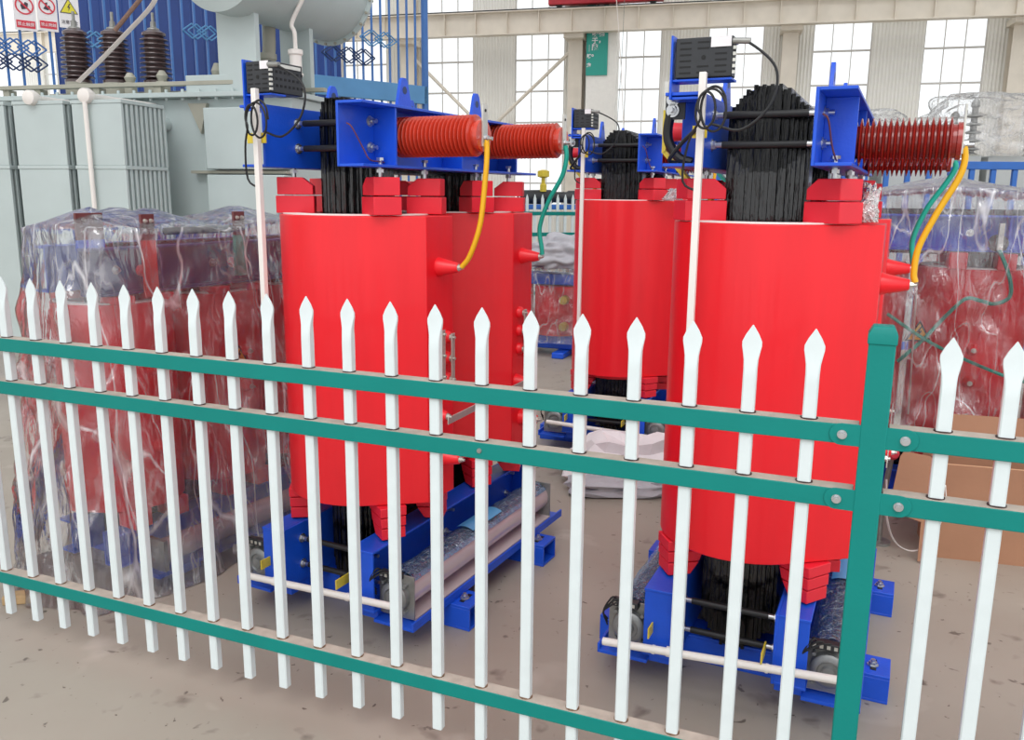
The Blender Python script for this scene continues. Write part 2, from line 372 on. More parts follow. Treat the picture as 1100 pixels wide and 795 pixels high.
def fan_unit(parent, sv, film_on=True):
    """cross-flow blower lying along the base; axis along u"""
    vc, zc, r, u0, u1 = .305*sv, .205, .062, -.235, .865
    f = bpy.data.objects.new('cooling_fan', None)
    bm = new()                                           # silver housing, outer lower half of a tube
    n = 18; A0, A1 = (-115, 52) ; prof = []
    for rr in (r, r-.003):
        prof.append([(vc+sv*rr*math.cos(R_(A0+(A1-A0)*i/n)), zc+rr*math.sin(R_(A0+(A1-A0)*i/n))) for i in range(n+1)])
    prism(bm, prof[0]+prof[1][::-1], 'x', u0, u1)
    prism(bm, [(vc-sv*.075, .112), (vc+sv*.075, .112), (vc+sv*.075, .121), (vc-sv*.075, .121)], 'x', u0, u1)
    f = obj('cooling_fan', bm, 'silver', parent, flip=True)
    bm = new(); cyl(bm, (u0+.01, vc, zc), (u1-.01, vc, zc), r*.72, seg=24)
    obj('rotor', bm, 'plastic', f, flip=True)
    bm = new()
    for k in range(74):                                   # arc ribs of the grille
        u = u0+.006+(u1-u0-.012)*k/73; pts = []
        for i in range(9):
            a = R_(52+(205-52)*i/8); pts.append((vc+sv*r*math.cos(a), zc+r*math.sin(a)))
        inn = [(vc+sv*(r-.004)*math.cos(R_(52+(205-52)*i/8)), zc+(r-.004)*math.sin(R_(52+(205-52)*i/8))) for i in range(9)]
        prism(bm, pts+inn[::-1], 'x', u-.002, u+.002)
    for a in (75, 100, 125, 150, 175):
        a = R_(a); cyl(bm, (u0, vc+sv*r*math.cos(a), zc+r*math.sin(a)), (u1, vc+sv*r*math.cos(a), zc+r*math.sin(a)), .0022, seg=6)
    obj('grille', bm, 'fan_grille', f, flip=True)
    for u in (u0-.008, u1):                               # end plates
        bm = new(); prism(bm, [(vc-.072, .118), (vc+.072, .118), (vc+.072, .275), (vc-.072, .275)], 'x', u, u+.006); obj('end_plate', bm, 'steel_dull', f, flip=True, bevel=.001)
    bm = new(); lathe(bm, (u0-.008, vc, .195), (-1, 0, 0), [(0, .055), (.022, .053), (.028, .046), (.03, .034), (.024, .030), (.024, .02), (.036, .018), (.038, .006)], 32)
    for i in range(4):
        a = PI/4+i*PI/2; cyl(bm, (u0-.008, vc+.062*math.cos(a), .195+.066*math.sin(a)), (u0-.03, vc+.062*math.cos(a), .195+.066*math.sin(a)), .006, seg=8)
    mo = obj('fan_motor', bm, 'motor', f, flip=True)
    bm = new(); quad_box(bm, u0-.035, u0-.005, vc-.055, vc+.03, .262, .284); obj('terminal_block', bm, 'plastic', mo, flip=True, bevel=.002)
    bm = new()
    for k in range(4): quad_box(bm, u0-.037, u0-.03, vc-.05+k*.02, vc-.04+k*.02, .268, .279)
    obj('contact', bm, 'tin', mo, flip=True)
    bm = new()
    for k in range(3): tube(bm, [(u0-.03, vc-.04+.02*k, .285), (u0-.055, vc-.05+.01*k, .30-.006*k), (u0-.06, vc-.075, .25), (u0-.03, vc-.07, .19+.01*k)], .003, 6, 5)
    obj('lead_wire', bm, 'rubber', mo, flip=True)
    if film_on:
        bm = new(); n = 16; NU = 90
        rows = []
        for k in range(NU+1):
            u = u0+.02+(u1-u0-.03)*k/NU
            rows.append([bm.verts.new((u, vc+sv*(r+.009+.006*noise.noise(Vector((u*9, i*.7, 3*sv))))*math.cos(R_(36+(165)*i/n)), zc+(r+.009+.006*noise.noise(Vector((u*9, i*.7, 3*sv))))*math.sin(R_(36+165*i/n)))) for i in range(n+1)])
        for a, b in zip(rows, rows[1:]):
            for i in range(n): bm.faces.new((a[i], a[i+1], b[i+1], b[i]))
        o = obj('protective_film', bm, 'film_blue', f, flip=True); o['label'] = 'glossy blue tinted protective film'
        bm = new(); pts = []; a0, a1 = 60, 118; rr = r+.017; rows = []
        for k in range(2):
            u = (.22, .46)[k]; rows.append([bm.verts.new((u, vc+sv*rr*math.cos(R_(a0+(a1-a0)*i/8)), zc+rr*math.sin(R_(a0+(a1-a0)*i/8)))) for i in range(9)])
        for i in range(8): bm.faces.new((rows[0][i], rows[0][i+1], rows[1][i+1], rows[1][i]))
        obj('sticker', bm, 'label_blue', f, flip=True)
    # mounting strip
    bm = new(); a, b = sorted((sv*.235, sv*.40)); quad_box(bm, -.285, .95, a, b, .096, .108)
    a, b = sorted((sv*.392, sv*.40)); quad_box(bm, -.285, .95, a, b, .108, .128)
    obj('fan_bracket', bm, 'blue', parent, flip=True, bevel=.001)
    return f

def insulator(parent, u, zi, m='ins', v0=.157, v1=.509, nf=20, r1=.067):
    core = .046
    prof = [(0, core*1.15), (.012, core*1.15), (.02, core)]; L = v1-v0; p = (L-.045)/nf
    for i in range(nf):
        s = .026+i*p; prof += [(s, core), (s+p*.22, r1*.97), (s+p*.34, r1), (s+p*.46, r1*.97), (s+p*.72, core)]
    prof += [(L-.014, core), (L-.012, core*1.12), (L, core*1.1)]
    bm = new(); lathe(bm, (u, v0, zi), (0, 1, 0), prof, 40); o = obj('insulator', bm, m, parent, flip=True, ang=60)
    bm = new(); quad_box(bm, u-.016, u+.016, v1, v1+.006, zi-.035, zi+.098); a = obj('terminal_strip', bm, 'tin', o, flip=True, bevel=.001)
    bm = new(); hexbolt(bm, (u, v1+.006, zi-.01), (0, 1, 0), .011, .014); obj('terminal_bolt', bm, 'steel', o, flip=True)
    bm = new(); cyl(bm, (u, v1+.0055, zi+.078), (u, v1+.0075, zi+.078), .005, seg=12); obj('hole', bm, 'plastic_dk', o, flip=True)
    return o

def wiresleeve(parent, name, m, pts, r=.009, label=None):
    bm = new(); tube(bm, pts, r, 12, 10); o = obj(name, bm, m, parent, flip=True)
    if label: o['label'] = label
    return o

def dry_transformer(label, loc, a, zi=(1.74, 1.74), scale=1, ctrl=(-.215, .10, .15, 1.875, .098), bus=False, conduit_top=1.87, cables=('yellow', 'green_c'), tz=(.2, .17), tube_v=(-.36, .36), cond_v=-.15, insm='ins', cable_pts=None):
    T = thing('dry_type_transformer', label, 'transformer', loc, a, scale=scale)
    outline = winding_outline()
    for j in range(2):
        u0 = j*S
        bm = new(); ring_prism(bm, outline, .2, u0, ZB, ZT)
        w = obj('winding', bm, 'red', T, flip=True, bevel=.003)
        bm = new(); circ = [(.262*math.cos(2*PI*i/64), .262*math.sin(2*PI*i/64)) for i in range(64)]
        ring_prism(bm, circ, .204, u0, ZT+.0005, ZT+.005)
        o = obj('insulation_ring', bm, 'white_ring', w, flip=True); o['label'] = 'white insulation ring'
        bm = new(); circ = [(.19*math.cos(2*PI*i/64), .19*math.sin(2*PI*i/64)) for i in range(64)]
        ring_prism(bm, circ, .14, u0, ZB-.03, ZT+.0)
        o = obj('inner_winding', bm, 'red_dull', T, flip=True)
        cone_tap(w, u0-.005, .339, 1.314, .085, .030, .016)
        cone_tap(w, u0-.045, .339, .80, .062, .028, .017)
        cone_tap(w, u0, .339, .635, .085, .030, .017)
        for uu in (-.028, .035):
            for k in range(3):
                cone_tap(w, u0+uu, .339, 1.085-.075*k-(.02 if uu > 0 else 0), .028, .022, .016, 'tap_cone')
            z0 = 1.085-(.02 if uu > 0 else 0)
            bm = new(); quad_box(bm, u0+uu-.011, u0+uu+.011, .366, .370, z0-.165, z0+.015); o = obj('tap_link', bm, 'tin', w, flip=True, bevel=.001)
            o['label'] = 'silvery metal link plate'
    core_part(T, S, 2, .12, .25, 1.75)
    # clamps
    for sv in (1, -1):
        bm = new(); channel(bm, sv, -.3, .935, 1.64, 1.84, rib=(-.115, .31, .75))
        c = obj('yoke_clamp', bm, 'blue', T, flip=True, bevel=.0015)
        for u in (.065, .57):                       # lifting lugs
            bm = new(); h = .108 if sv > 0 else .095; pts = [(u-.048, 1.84), (u-.02, 1.84+h-.012), (u-.01, 1.84+h), (u+.01, 1.84+h), (u+.02, 1.84+h-.012), (u+.048, 1.84)]
            prism(bm, pts, 'y', sv*.148, sv*.160); lg = obj('lifting_lug', bm, 'blue', c, flip=True, bevel=.001)
            bm = new(); cyl(bm, (u, sv*.1475, 1.84+h*.62), (u, sv*.1605, 1.84+h*.62), .013, seg=20); obj('eye', bm, 'lozenge', lg, flip=True)
            lg.name = 'lifting_lug'
        for u in (-.137, .317, .772):
            for z in (1.789, 1.706): bm = new(); hexbolt(bm, (u, sv*.157, z), (0, sv, 0), .013, .016); obj('clamp_bolt', bm, 'steel', c, flip=True)
        bm = new(); channel(bm, sv, -.3, .935, .135, .36, vb=.248)
        y0, y1 = sorted((sv*.15, sv*.246)); quad_box(bm, -.298, -.288, y0, y1, .14, .355); quad_box(bm, .923, .933, y0, y1, .14, .355)
        c = obj('base_clamp', bm, 'blue', T, flip=True, bevel=.002)
        for u in (-.2, .317, .85):
            for z in (.30, .20): bm = new(); hexbolt(bm, (u, sv*.157, z), (0, sv, 0), .012, .03); obj('clamp_bolt', bm, 'steel', c, flip=True)
    for u in (-.137, .772):
        for z in (1.789, 1.706, .30, .20):
            uu = u if z > 1 else (-.2 if u < 0 else .85)
            bm = new(); cyl(bm, (uu, -.118, z), (uu, .118, z), .0105, seg=14)
            t = obj('tie_rod', bm, 'rubber', T, flip=True)
            for q in (-1, 1):
                bm = new(); cyl(bm, (uu, q*.15, z), (uu, q*.118, z), .008, seg=12); hexbolt(bm, (uu, q*.148, z), (0, -q, 0), .013, .012)
                obj('nut', bm, 'steel', t, flip=True)
    for j in range(2):
        for su in (-1, 1):
            for sv in (1, -1):
                spacer(T, j*S, su, sv, True); spacer(T, j*S, su, sv, False)
    # feet: hollow cross channels with slotted pads
    for u in (.026, .655):
        bm = new(); t = .009
        quad_box(bm, u-.062, u+.062, -.475, .475, .083, .094); quad_box(bm, u-.062, u+.062, -.475, .475, 0, .009)
        quad_box(bm, u-.062, u-.053, -.475, .475, .009, .083); quad_box(bm, u+.053, u+.062, -.475, .475, .009, .083)
        ft = obj('foot_channel', bm, 'blue', T, flip=True, bevel=.002)
        for sv in (1, -1):
            bm = new(); prism(bm, [(u-.035, sv*.425-.009), (u+.035, sv*.425-.009), (u+.035, sv*.425+.009), (u-.035, sv*.425+.009)], 'z', .0942, .0952)
            obj('slot', bm, 'plastic_dk', ft, flip=True)
            bm = new(); hexbolt(bm, (u-.005, sv*.423, .0955), (0, 0, 1), .013, .008); obj('foot_bolt', bm, 'steel', ft, flip=True)
    for sv in (1, -1):
        bm = new(); y0, y1 = sorted((sv*.155, sv*.235)); quad_box(bm, -.26, .9, y0, y1, .0945, .134)
        obj('base_rail', bm, 'blue', T, flip=True, bevel=.001)
        fan_unit(T, sv)
    # insulators + jumper cables
    tipv = .339+.085
    for j in range(2):
        insulator(T, j*S, zi[j], insm)
        P = (cable_pts or {}).get(j) or [(j*S, .52, zi[j]-.012), (j*S-.002, .522, zi[j]-.06), (j*S-.004, .518, zi[j]-.13), (j*S-.005, .50, zi[j]-.28), (j*S-.005, .462, zi[j]-.385), (j*S-.005, tipv+.004, 1.316)]
        if cable_pts and j in cable_pts: P = [(j*S-.003, v, z) for v, z in cable_pts[j]]
        o = wiresleeve(T, 'jumper_cable', cables[j], P)
        o['label'] = 'yellow sleeved jumper cable' if cables[j] == 'yellow' else 'green sleeved jumper cable'
    # link bar between the windings' lower cones
    bm = new(); prism(bm, [(-.06, .775), (S-.02, .80), (S-.02, .825), (-.06, .80)], 'y', .402, .406)
    o = obj('link_bar', bm, 'tin', T, flip=True, bevel=.001); o['label'] = 'flat silvery link bar'
    # temperature controller on its bracket
    cv, cw, cd, cz, ch = ctrl
    bm = new(); quad_box(bm, -.305, -.305+cd, cv, cv+cw, cz, cz+ch)
    c = obj('temperature_controller', bm, 'plastic', T, flip=True, bevel=.003); c['label'] = 'black boxy temperature controller with vent slots'
    bm = new()
    for rr in range(6):
        z = cz+ch*(.13+.15*rr)
        for s in range(3):
            if s == 1 and rr in (2, 3): continue
            y = cv+cw*(.08+.31*s); quad_box(bm, -.3062, -.3048, y, y+cw*.20, z-.002, z+.002)
    cyl(bm, (-.3062, cv+cw*.5, cz+ch*.5), (-.304, cv+cw*.5, cz+ch*.5), .006, seg=14)
    for k in range(max(2, int(cd/.02))):
        for rr in range(3): quad_box(bm, -.295+k*.02, -.286+k*.02, cv+cw-.001, cv+cw+.0012, cz+ch*(.2+.22*rr), cz+ch*(.28+.22*rr))
    obj('vent_slots', bm, 'plastic_dk', c, flip=True)
    bm = new(); quad_box(bm, -.307, -.305, cv+cw*.62, cv+cw*.97, cz+ch*.74, cz+ch*.99); obj('sticker', bm, 'sign_white', c, flip=True)
    bm = new()
    for k in range(6): quad_box(bm, -.309, -.300, cv+cw+.001, cv+cw+.009, cz+ch*(.06+.15*k), cz+ch*(.14+.15*k))
    quad_box(bm, -.302, -.305+cd*.9, cv+cw+.001, cv+cw+.006, cz+ch*.82, cz+ch*.93)
    obj('terminals', bm, 'tin', c, flip=True)
    bm = new(); quad_box(bm, -.31, -.22, cv-.012, cv-.006, cz-.055, cz+ch+.008); quad_box(bm, -.30, -.22, cv-.006, -.15, cz-.055, cz-.048)
    quad_box(bm, -.302, -.23, cv-.006, cv+cw, cz-.008, cz-.002)
    obj('controller_bracket', bm, 'blue', T, flip=True, bevel=.001)
    # conduit: riser and cross tube with tee
    tl, tr = tube_v; zl, zr = tz; zt_ = zl+(zr-zl)*(cond_v-tl)/(tr-tl)
    bm = new(); quad_box(bm, -.342, -.322, cond_v-.009, cond_v+.010, zt_, conduit_top); 
    cd_ = obj('conduit', bm, 'white_pvc', T, flip=True, bevel=.002); cd_['label'] = 'white plastic cable conduit'
    bm = new(); cyl(bm, (-.335, tl, zl), (-.335, tr, zr), .0125, seg=16)
    for v in (cond_v,): lathe(bm, (-.335, v-.02, zt_), (0, 1, 0), [(0, .016), (.04, .016)], 16)
    for v in (tl+.16, tr-.2): lathe(bm, (-.335, v, zl+(zr-zl)*(v-tl)/(tr-tl)), (0, 1, 0), [(0, .0145), (.008, .0145)], 14)
    obj('cross_tube', bm, 'white_pvc', T, flip=True)
    bm = new(); quad_box(bm, -.319, -.314, -.165 if bus else -.205, -.125, 1.715, 1.748) ; o = obj('conduit_clip', bm, 'yellow_bar', T, flip=True, bevel=.001); o['label'] = 'yellow flat clip'
    for v in (.12, -.22):
        bm = new(); quad_box(bm, -.345, -.265, v, v+.005, .215, .25); o = obj('conduit_clip', bm, 'yellow_bar', T, flip=True, bevel=.001); o['label'] = 'yellow flat clip'
    # coiled sensor lead
    bm = new(); cvv = cond_v+.03; P = []
    for k in range(26):
        t = k/25*2*PI*2.6; rr = .062-.0008*k; P.append((-.352-.0012*k, cvv+.012*math.sin(t/2.6)+(.040-.0006*k)*math.cos(t), 1.785+rr*math.sin(t)))
    P += [(-.36, cvv-.055, 1.70), (-.34, cvv-.07, 1.60), (-.335, cvv-.025, 1.57)]
    tube(bm, P, .0034, 8, 4)
    obj('sensor_lead', bm, 'rubber', T, flip=True)
    bm = new(); tube(bm, [(-.33, cvv, 1.75), (-.33, cvv+.08, 1.735), (-.32, cvv+.15, 1.80), (-.315, cvv+.155, 1.89), (-.31, cv+cw+.04, cz+ch*.8), (-.308, cv+cw, cz+ch*.85)], .0036, 8, 8)
    obj('sensor_lead', bm, 'rubber', T, flip=True)
    bm = new(); cyl(bm, (-.308, cv+cw-.0, cz+ch*.86), (-.308, cv+cw+.045, cz+ch*.83), .008, seg=10); obj('lead_plug', bm, 'steel_dull', T, flip=True)
    # thermometer wire bundle on the right clamp
    bm = new(); tube(bm, [(-.27, .166, 1.775), (-.26, .18, 1.76), (-.22, .19, 1.70), (-.20, .20, 1.665), (-.15, .2, 1.66), (-.12, .2, 1.658)], .0025, 6, 8)
    obj('wire_bundle', bm, 'copper', T, flip=True)
    # low-voltage busbars on the left
    if bus:
        for j in range(2):
            u = j*S-.0; m = 'yellow_bar' if j == 0 else 'green_c'
            def seg(bm, a, b, w=.022, t=.006):
                a = Vector((0, *a)); b = Vector((0, *b)); d = (b-a).normalized(); n = Vector((0, -d.z, d.y))
                prism(bm, [(p.y, p.z) for p in (a-n*t, b-n*t, b+n*t, a+n*t)], 'x', u-w, u+w)
            bm = new(); seg(bm, (-.322, 1.82), (-.322, 1.69)); seg(bm, (-.322, 1.695), (-.215, 1.575)); seg(bm, (-.215, 1.58), (-.172, 1.575)); seg(bm, (-.172, 1.58), (-.165, 1.45))
            b = obj('busbar', bm, m, T, flip=True); b['label'] = ('yellow' if j == 0 else 'green')+' cranked low-voltage busbar'
            bm = new(); seg(bm, (-.322, 1.905), (-.322, 1.82)); obj('bare_end', bm, 'tin', b, flip=True)
            bm = new(); lathe(bm, (u, -.255, 1.755), (0, -1, 0), [(0, .026), (.06, .03)], 20); obj('support_insulator', bm, 'red_block', T, flip=True)
            bm = new(); quad_box(bm, u-.02, u+.02, -.252, -.158, 1.75, 1.76); obj('insulator_arm', bm, 'blue', T, flip=True)
        bm = new(); tube(bm, [(-.2, -.24, 1.81), (-.2, -.26, 1.78), (-.2, -.262, 1.72), (-.2, -.23, 1.67), (-.2, -.19, 1.655)], .014, 10, 8)
        obj('flexible_strap', bm, 'rubber', T, flip=True)
        bm = new()
        for z in (1.83, 1.80): hexbolt(bm, (-.21, -.25, z), (-1, 0, 0), .014, .02)
        obj('terminal_bolt', bm, 'steel', T, flip=True)
        bm = new(); quad_box(bm, -.208, -.2, -.272, -.215, 1.775, 1.85)
        obj('terminal_plate', bm, 'plastic', T, flip=True)
        bm = new(); tube(bm, [(-.33, -.15, 1.74), (-.3, -.2, 1.70), (-.28, -.235, 1.66), (-.26, -.22, 1.65)], .006, 8, 6); obj('sensor_lead', bm, 'rubber', T, flip=True)
    return T

T1 = dry_transformer('red twin-coil dry transformer nearest the left of centre, yellow and green jumper cables',
    (-.552, 3.108, 0), 1.097, zi=(1.745, 1.765), ctrl=(-.21, .10, .16, 1.875, .098), conduit_top=1.885, tz=(.17, .205), tube_v=(-.315, .36),
    cable_pts={1: [(.52, 1.745), (.525, 1.70), (.508, 1.63), (.45, 1.53), (.415, 1.43), (.425, 1.35), (.428, 1.322)]})
T2 = dry_transformer('red twin-coil dry transformer right beside the green fence post, large black core end on show',
    (.77, 2.656, 0), 1.143, zi=(1.715, 1.70), ctrl=(-.225, .155, .05, 1.875, .104), bus=True, conduit_top=1.885, insm='insd', tz=(.168, .215), tube_v=(-.365, .335), cond_v=-.14,
    cable_pts={0: [(.518, 1.70), (.522, 1.66), (.51, 1.61), (.468, 1.521), (.43, 1.423), (.424, 1.35), (.43, 1.322)], 1: [(.518, 1.69), (.524, 1.66), (.50, 1.61), (.448, 1.521), (.415, 1.42), (.42, 1.35), (.428, 1.322)]})
T3 = dry_transformer('smaller-looking red twin-coil dry transformer farther back between the two near ones',
    (.655, 5.25, 0), R_(69), zi=(1.73, 1.72), scale=1.03, bus=True, insm='insd', tube_v=(-.33, .34))

# ------------------------------------------------------------------ fence
FA = -.3896; F0 = Vector((-1.6538, 2.7679, 0)); FD = Vector((math.cos(FA), math.sin(FA), 0)); SP = .1312
def fence_at(s): p = F0+FD*s; return (p.x, p.y, 0)
def make_picket(parent):
    bm = new()
    secs = [(.083, .0145, .0125), (1.165, .0145, .0125), (1.185, .0145, .0115), (1.205, .0155, .008), (1.222, .0185, .005), (1.236, .0212, .0035), (1.246, .0212, .003), (1.262, .014, .0025), (1.283, .001, .001)]
    rings = []
    for z, w, d in secs:
        c = min(w, d)*.25; rings.append([bm.verts.new((x, y, z)) for x, y in ((w, d-c), (w-c, d), (-w+c, d), (-w, d-c), (-w, -d+c), (-w+c, -d), (w-c, -d), (w, -d+c))])
    for a, b in zip(rings, rings[1:]):
        for i in range(8): bm.faces.new((a[i], a[(i+1) % 8], b[(i+1) % 8], b[i]))
    bm.faces.new(rings[0][::-1]); bm.faces.new(rings[-1])
    p = obj('picket', bm, 'white', parent)
    for z, m in ((1.085, 'collar'), (.94, 'collar'), (.245, 'rust')):
        bm = new(); prism(bm, [(.0185*math.cos(2*PI*i/20), .0165*math.sin(2*PI*i/20)) for i in range(20)], 'z', z, z+.0035); obj('collar', bm, m, p)
    return p
RAILS = ((1.041, 1.085), (.896, .94), (.202, .245))
def fence_panel(label, s0, s1, spots, brk, bolts):
    P = thing('picket_fence', label, 'fence', fence_at(s0), FA)
    top_m = mat('dusty_rail_top_'+str(len(bpy.data.materials)), (176, 166, 154), .8, noise_amt=.15, scale=20)
    for z0, z1 in RAILS:
        bm = new(); L = s1-s0; quad_box(bm, 0, L, -.021, .021, z0, z1-.0008); r = obj('rail', bm, 'green', P, bevel=.002)
        bm = new(); quad_box(bm, .001, L-.001, -.0195, .0205, z1-.0007, z1+.0006); d = obj('rail_top', bm, top_m, r); d['label'] = 'dust covered greyish rail top'
        for e in brk:
            x = e-s0; sg = 1 if x > L/2 else -1
            bm = new(); zc = (z0+z1)/2; pts = [(x+sg*.004, zc-.024), (x+sg*.004, zc+.024)]+[(x-sg*(.035+.024*math.sin(PI*i/10)), zc+.024*math.cos(PI*i/10)) for i in range(11)]
            prism(bm, pts, 'y', -.0245, -.0205); b = obj('end_bracket', bm, 'green', r, bevel=.001)
            bm = new(); hexbolt(bm, (x-sg*.033, -.0245, zc), (0, -1, 0), .0075, .002); obj('bolt', bm, 'steel', b)
    for s in bolts:
        bm = new(); lathe(bm, (s-s0, -.021, .918), (0, -1, 0), [(0, .007), (.003, .006), (.0035, .001)], 16); obj('rivet', bm, 'steel_dull', P)
    p0 = None
    for s in spots:
        if p0 is None: p0 = make_picket(P); q = p0
        else: q = dup(p0, P)
        q.location = (s-s0, 0, 0)
    return P
fence_panel('long green-railed white picket fence panel crossing the foreground, left of the green post', -.60, 2.596, [i*SP for i in range(-3, 20)], (2.596,), (-.045, 13.02*SP))
fence_panel('short green-railed white picket fence panel at the right edge, right of the green post', 2.654, 3.6, [2.757, 2.871, 2.985, 3.1, 3.22, 3.34, 3.46], (2.654,), ())
P = thing('fence_post', 'square green metal fence post with a chamfered cap, right foreground', 'post', fence_at(2.625), FA)
bm = new(); quad_box(bm, -.0265, .0265, -.0265, .0265, .008, 1.268); obj('post_tube', bm, 'green', P, bevel=.003)
bm = new(); rings = []
for z, w in ((1.262, .029), (1.282, .029), (1.30, .020)):
    rings.append([bm.verts.new((x*w, y*w, z)) for x, y in ((1, 1), (-1, 1), (-1, -1), (1, -1))])
for a, b in zip(rings, rings[1:]):
    for i in range(4): bm.faces.new((a[i], a[(i+1) % 4], b[(i+1) % 4], b[i]))
bm.faces.new(rings[0][::-1]); bm.faces.new(rings[-1]); obj('post_cap', bm, 'green', P, bevel=.002)
bm = new(); quad_box(bm, -.06, .06, -.06, .06, 0, .008); obj('base_plate', bm, 'green', P, bevel=.001)

# ------------------------------------------------------------------ wrapped three-coil transformers
def warning_label(parent, u, v, z, s=.1):
    bm = new(); h = s*.87
    prism(bm, [(u-s/2, z-h/2), (u+s/2, z-h/2), (u, z+h/2)], 'y', v, v+.002); o = obj('warning_label', bm, 'plastic_dk', parent, flip=True); o['label'] = 'yellow triangular shock warning label'
    k = .78; bm = new(); prism(bm, [(u-s/2*k, z-h/2*k-.004*1), (u+s/2*k, z-h/2*k-.004), (u, z+h/2*k-.004)], 'y', v+.0021, v+.003); obj('label_field', bm, 'yellow', o, flip=True)
    bm = new(); q = s/10
    prism(bm, [(u+q*.6, z+q*2), (u-q*1.1, z-q*.6), (u-q*.1, z-q*.6), (u-q*.7, z-q*3), (u+q*1.1, z+q*.1), (u+q*.1, z+q*.1), (u+q*1.2, z+q*2)], 'y', v+.0031, v+.004); obj('bolt_symbol', bm, 'plastic_dk', o, flip=True)

def finish_wrapped(T, sign):
    if sign: warning_label(T, *sign)
    return T
def wrapped_transformer(label, loc, a, s, R, zb, zt, c0, c1, u_pad=.2, buses=(), sign=None, clamp_m='blue', fan=True):
    T = thing('dry_type_transformer', label, 'transformer', loc, a)
    for j in range(3):
        bm = new(); circ = [(R*math.cos(2*PI*i/56), R*math.sin(2*PI*i/56)) for i in range(56)]; ring_prism(bm, circ, R*.72, j*s, zb, zt); w = obj('winding', bm, 'red_dull', T, flip=True, bevel=.003)
        bm = new(); circ = [(R*.95*math.cos(2*PI*i/56), R*.95*math.sin(2*PI*i/56)) for i in range(56)]; ring_prism(bm, circ, R*.76, j*s, zt+.0005, zt+.006); obj('insulation_ring', bm, 'white_ring', w, flip=True)
        for k in range(3): cone_tap(w, j*s, R-.006, zb+.25+.16*k, .05, .026, .016)
        for sv in (1, -1):
            for du in (-R*.4, R*.4):
                bm = new(); y0, y1 = sorted((sv*R*.5, sv*R*.96)); quad_box(bm, j*s+du-.04, j*s+du+.04, y0, y1, zt+.001, c0-.004); obj('spacer_block', bm, 'red_block', T, flip=True, bevel=.003)
                bm = new(); quad_box(bm, j*s+du-.04, j*s+du+.04, y0, y1, zb-.075, zb-.001); obj('spacer_block', bm, 'red_block', T, flip=True, bevel=.003)
    core_part(T, s, 3, R*.42, zb-.12, (c0+c1)/2)
    e = 2*s+u_pad
    for sv in (1, -1):
        bm = new(); channel(bm, sv, -u_pad, e, c0, c1, va=R*.45, vb=R*.85, rib=(.1, s+.1, 2*s-.1)); c = obj('yoke_clamp', bm, clamp_m if sv > 0 else 'blue', T, flip=True, bevel=.0015)
        for j in range(3): bm = new(); hexbolt(bm, (j*s-.05, sv*(R*.45+.009), (c0+c1)/2), (0, sv, 0), .013, .012); obj('clamp_bolt', bm, 'steel', c, flip=True)
        bm = new(); channel(bm, sv, -u_pad, e, zb-.22, zb-.08, va=R*.45, vb=R*.85); obj('base_clamp', bm, 'blue', T, flip=True, bevel=.0015)
    for u in (.05, 2*s-.05):
        bm = new(); quad_box(bm, u-.06, u+.06, -R*1.3, R*1.3, 0, zb-.222); obj('foot_channel', bm, 'blue', T, flip=True, bevel=.002)
    # blower on the right
    if not fan: return finish_wrapped(T, sign)
    bm = new(); cyl(bm, (-.1, R*1.35, .14), (2*s+.15, R*1.35, .14), .05, seg=28); f = obj('cooling_fan', bm, 'silver', T, flip=True)
    bm = new(); quad_box(bm, -.12, -.1, R*1.35-.06, R*1.35+.06, .075, .205); obj('end_plate', bm, 'steel_dull', f, flip=True, bevel=.001)
    bm = new(); quad_box(bm, -.15, 2*s+.2, R*1.1, R*1.62, max(.06, zb-.25), max(.06, zb-.25)+.018); obj('fan_bracket', bm, 'blue', T, flip=True)
    for (u, v, z0, z1, w, m1, m2, lab) in buses:
        bm = new(); quad_box(bm, u-w, u+w, v-.006, v+.006, z1-.1, z1); b = obj('busbar', bm, 'copper', T, flip=True, bevel=.001)
        b['label'] = lab
        bm = new(); quad_box(bm, u-w, u+w, v-.007, v+.007, z0, z1-.1); obj('sleeve', bm, m1, b, flip=True)
        bm = new()
        bm.free()
        for q in (-.45, .45):
            for r in (.3, .75): bm = new(); hexbolt(bm, (u+w*q, v+.006, z1-.1+.1*r), (0, 1, 0), .006, .002); obj('bolt', bm, 'tin', b, flip=True)
        bm = new(); lathe(bm, (u, v-.006, z1-.22), (0, -1, 0), [(0, .022), (.05, .024)], 16); obj('support_insulator', bm, 'red_block', T, flip=True)
    return finish_wrapped(T, sign)

T4 = wrapped_transformer('red three-coil transformer under clear film at the left, blue, red and green busbars on top', (-1.62, 3.45, 0), R_(60), .47, .225, .30, 1.13, 1.165, 1.345,
    clamp_m='blue_shaded', buses=((-.14, .1, 1.33, 1.475, .056, 'blue', 0, 'brown and blue low-voltage busbar'), (.03, .21, 1.15, 1.47, .03, 'bus_red', 0, 'brown and red low-voltage busbar'), (.49, .21, 1.2, 1.475, .03, 'green_c', 0, 'brown and green low-voltage busbar')),
    sign=(.43, .235, .862, .09))
bm = new(); cyl(bm, (.22, .07, 1.395), (.60, .07, 1.395), .016, seg=12); o = obj('insulation_bar', bm, 'rubber', T4, flip=True)

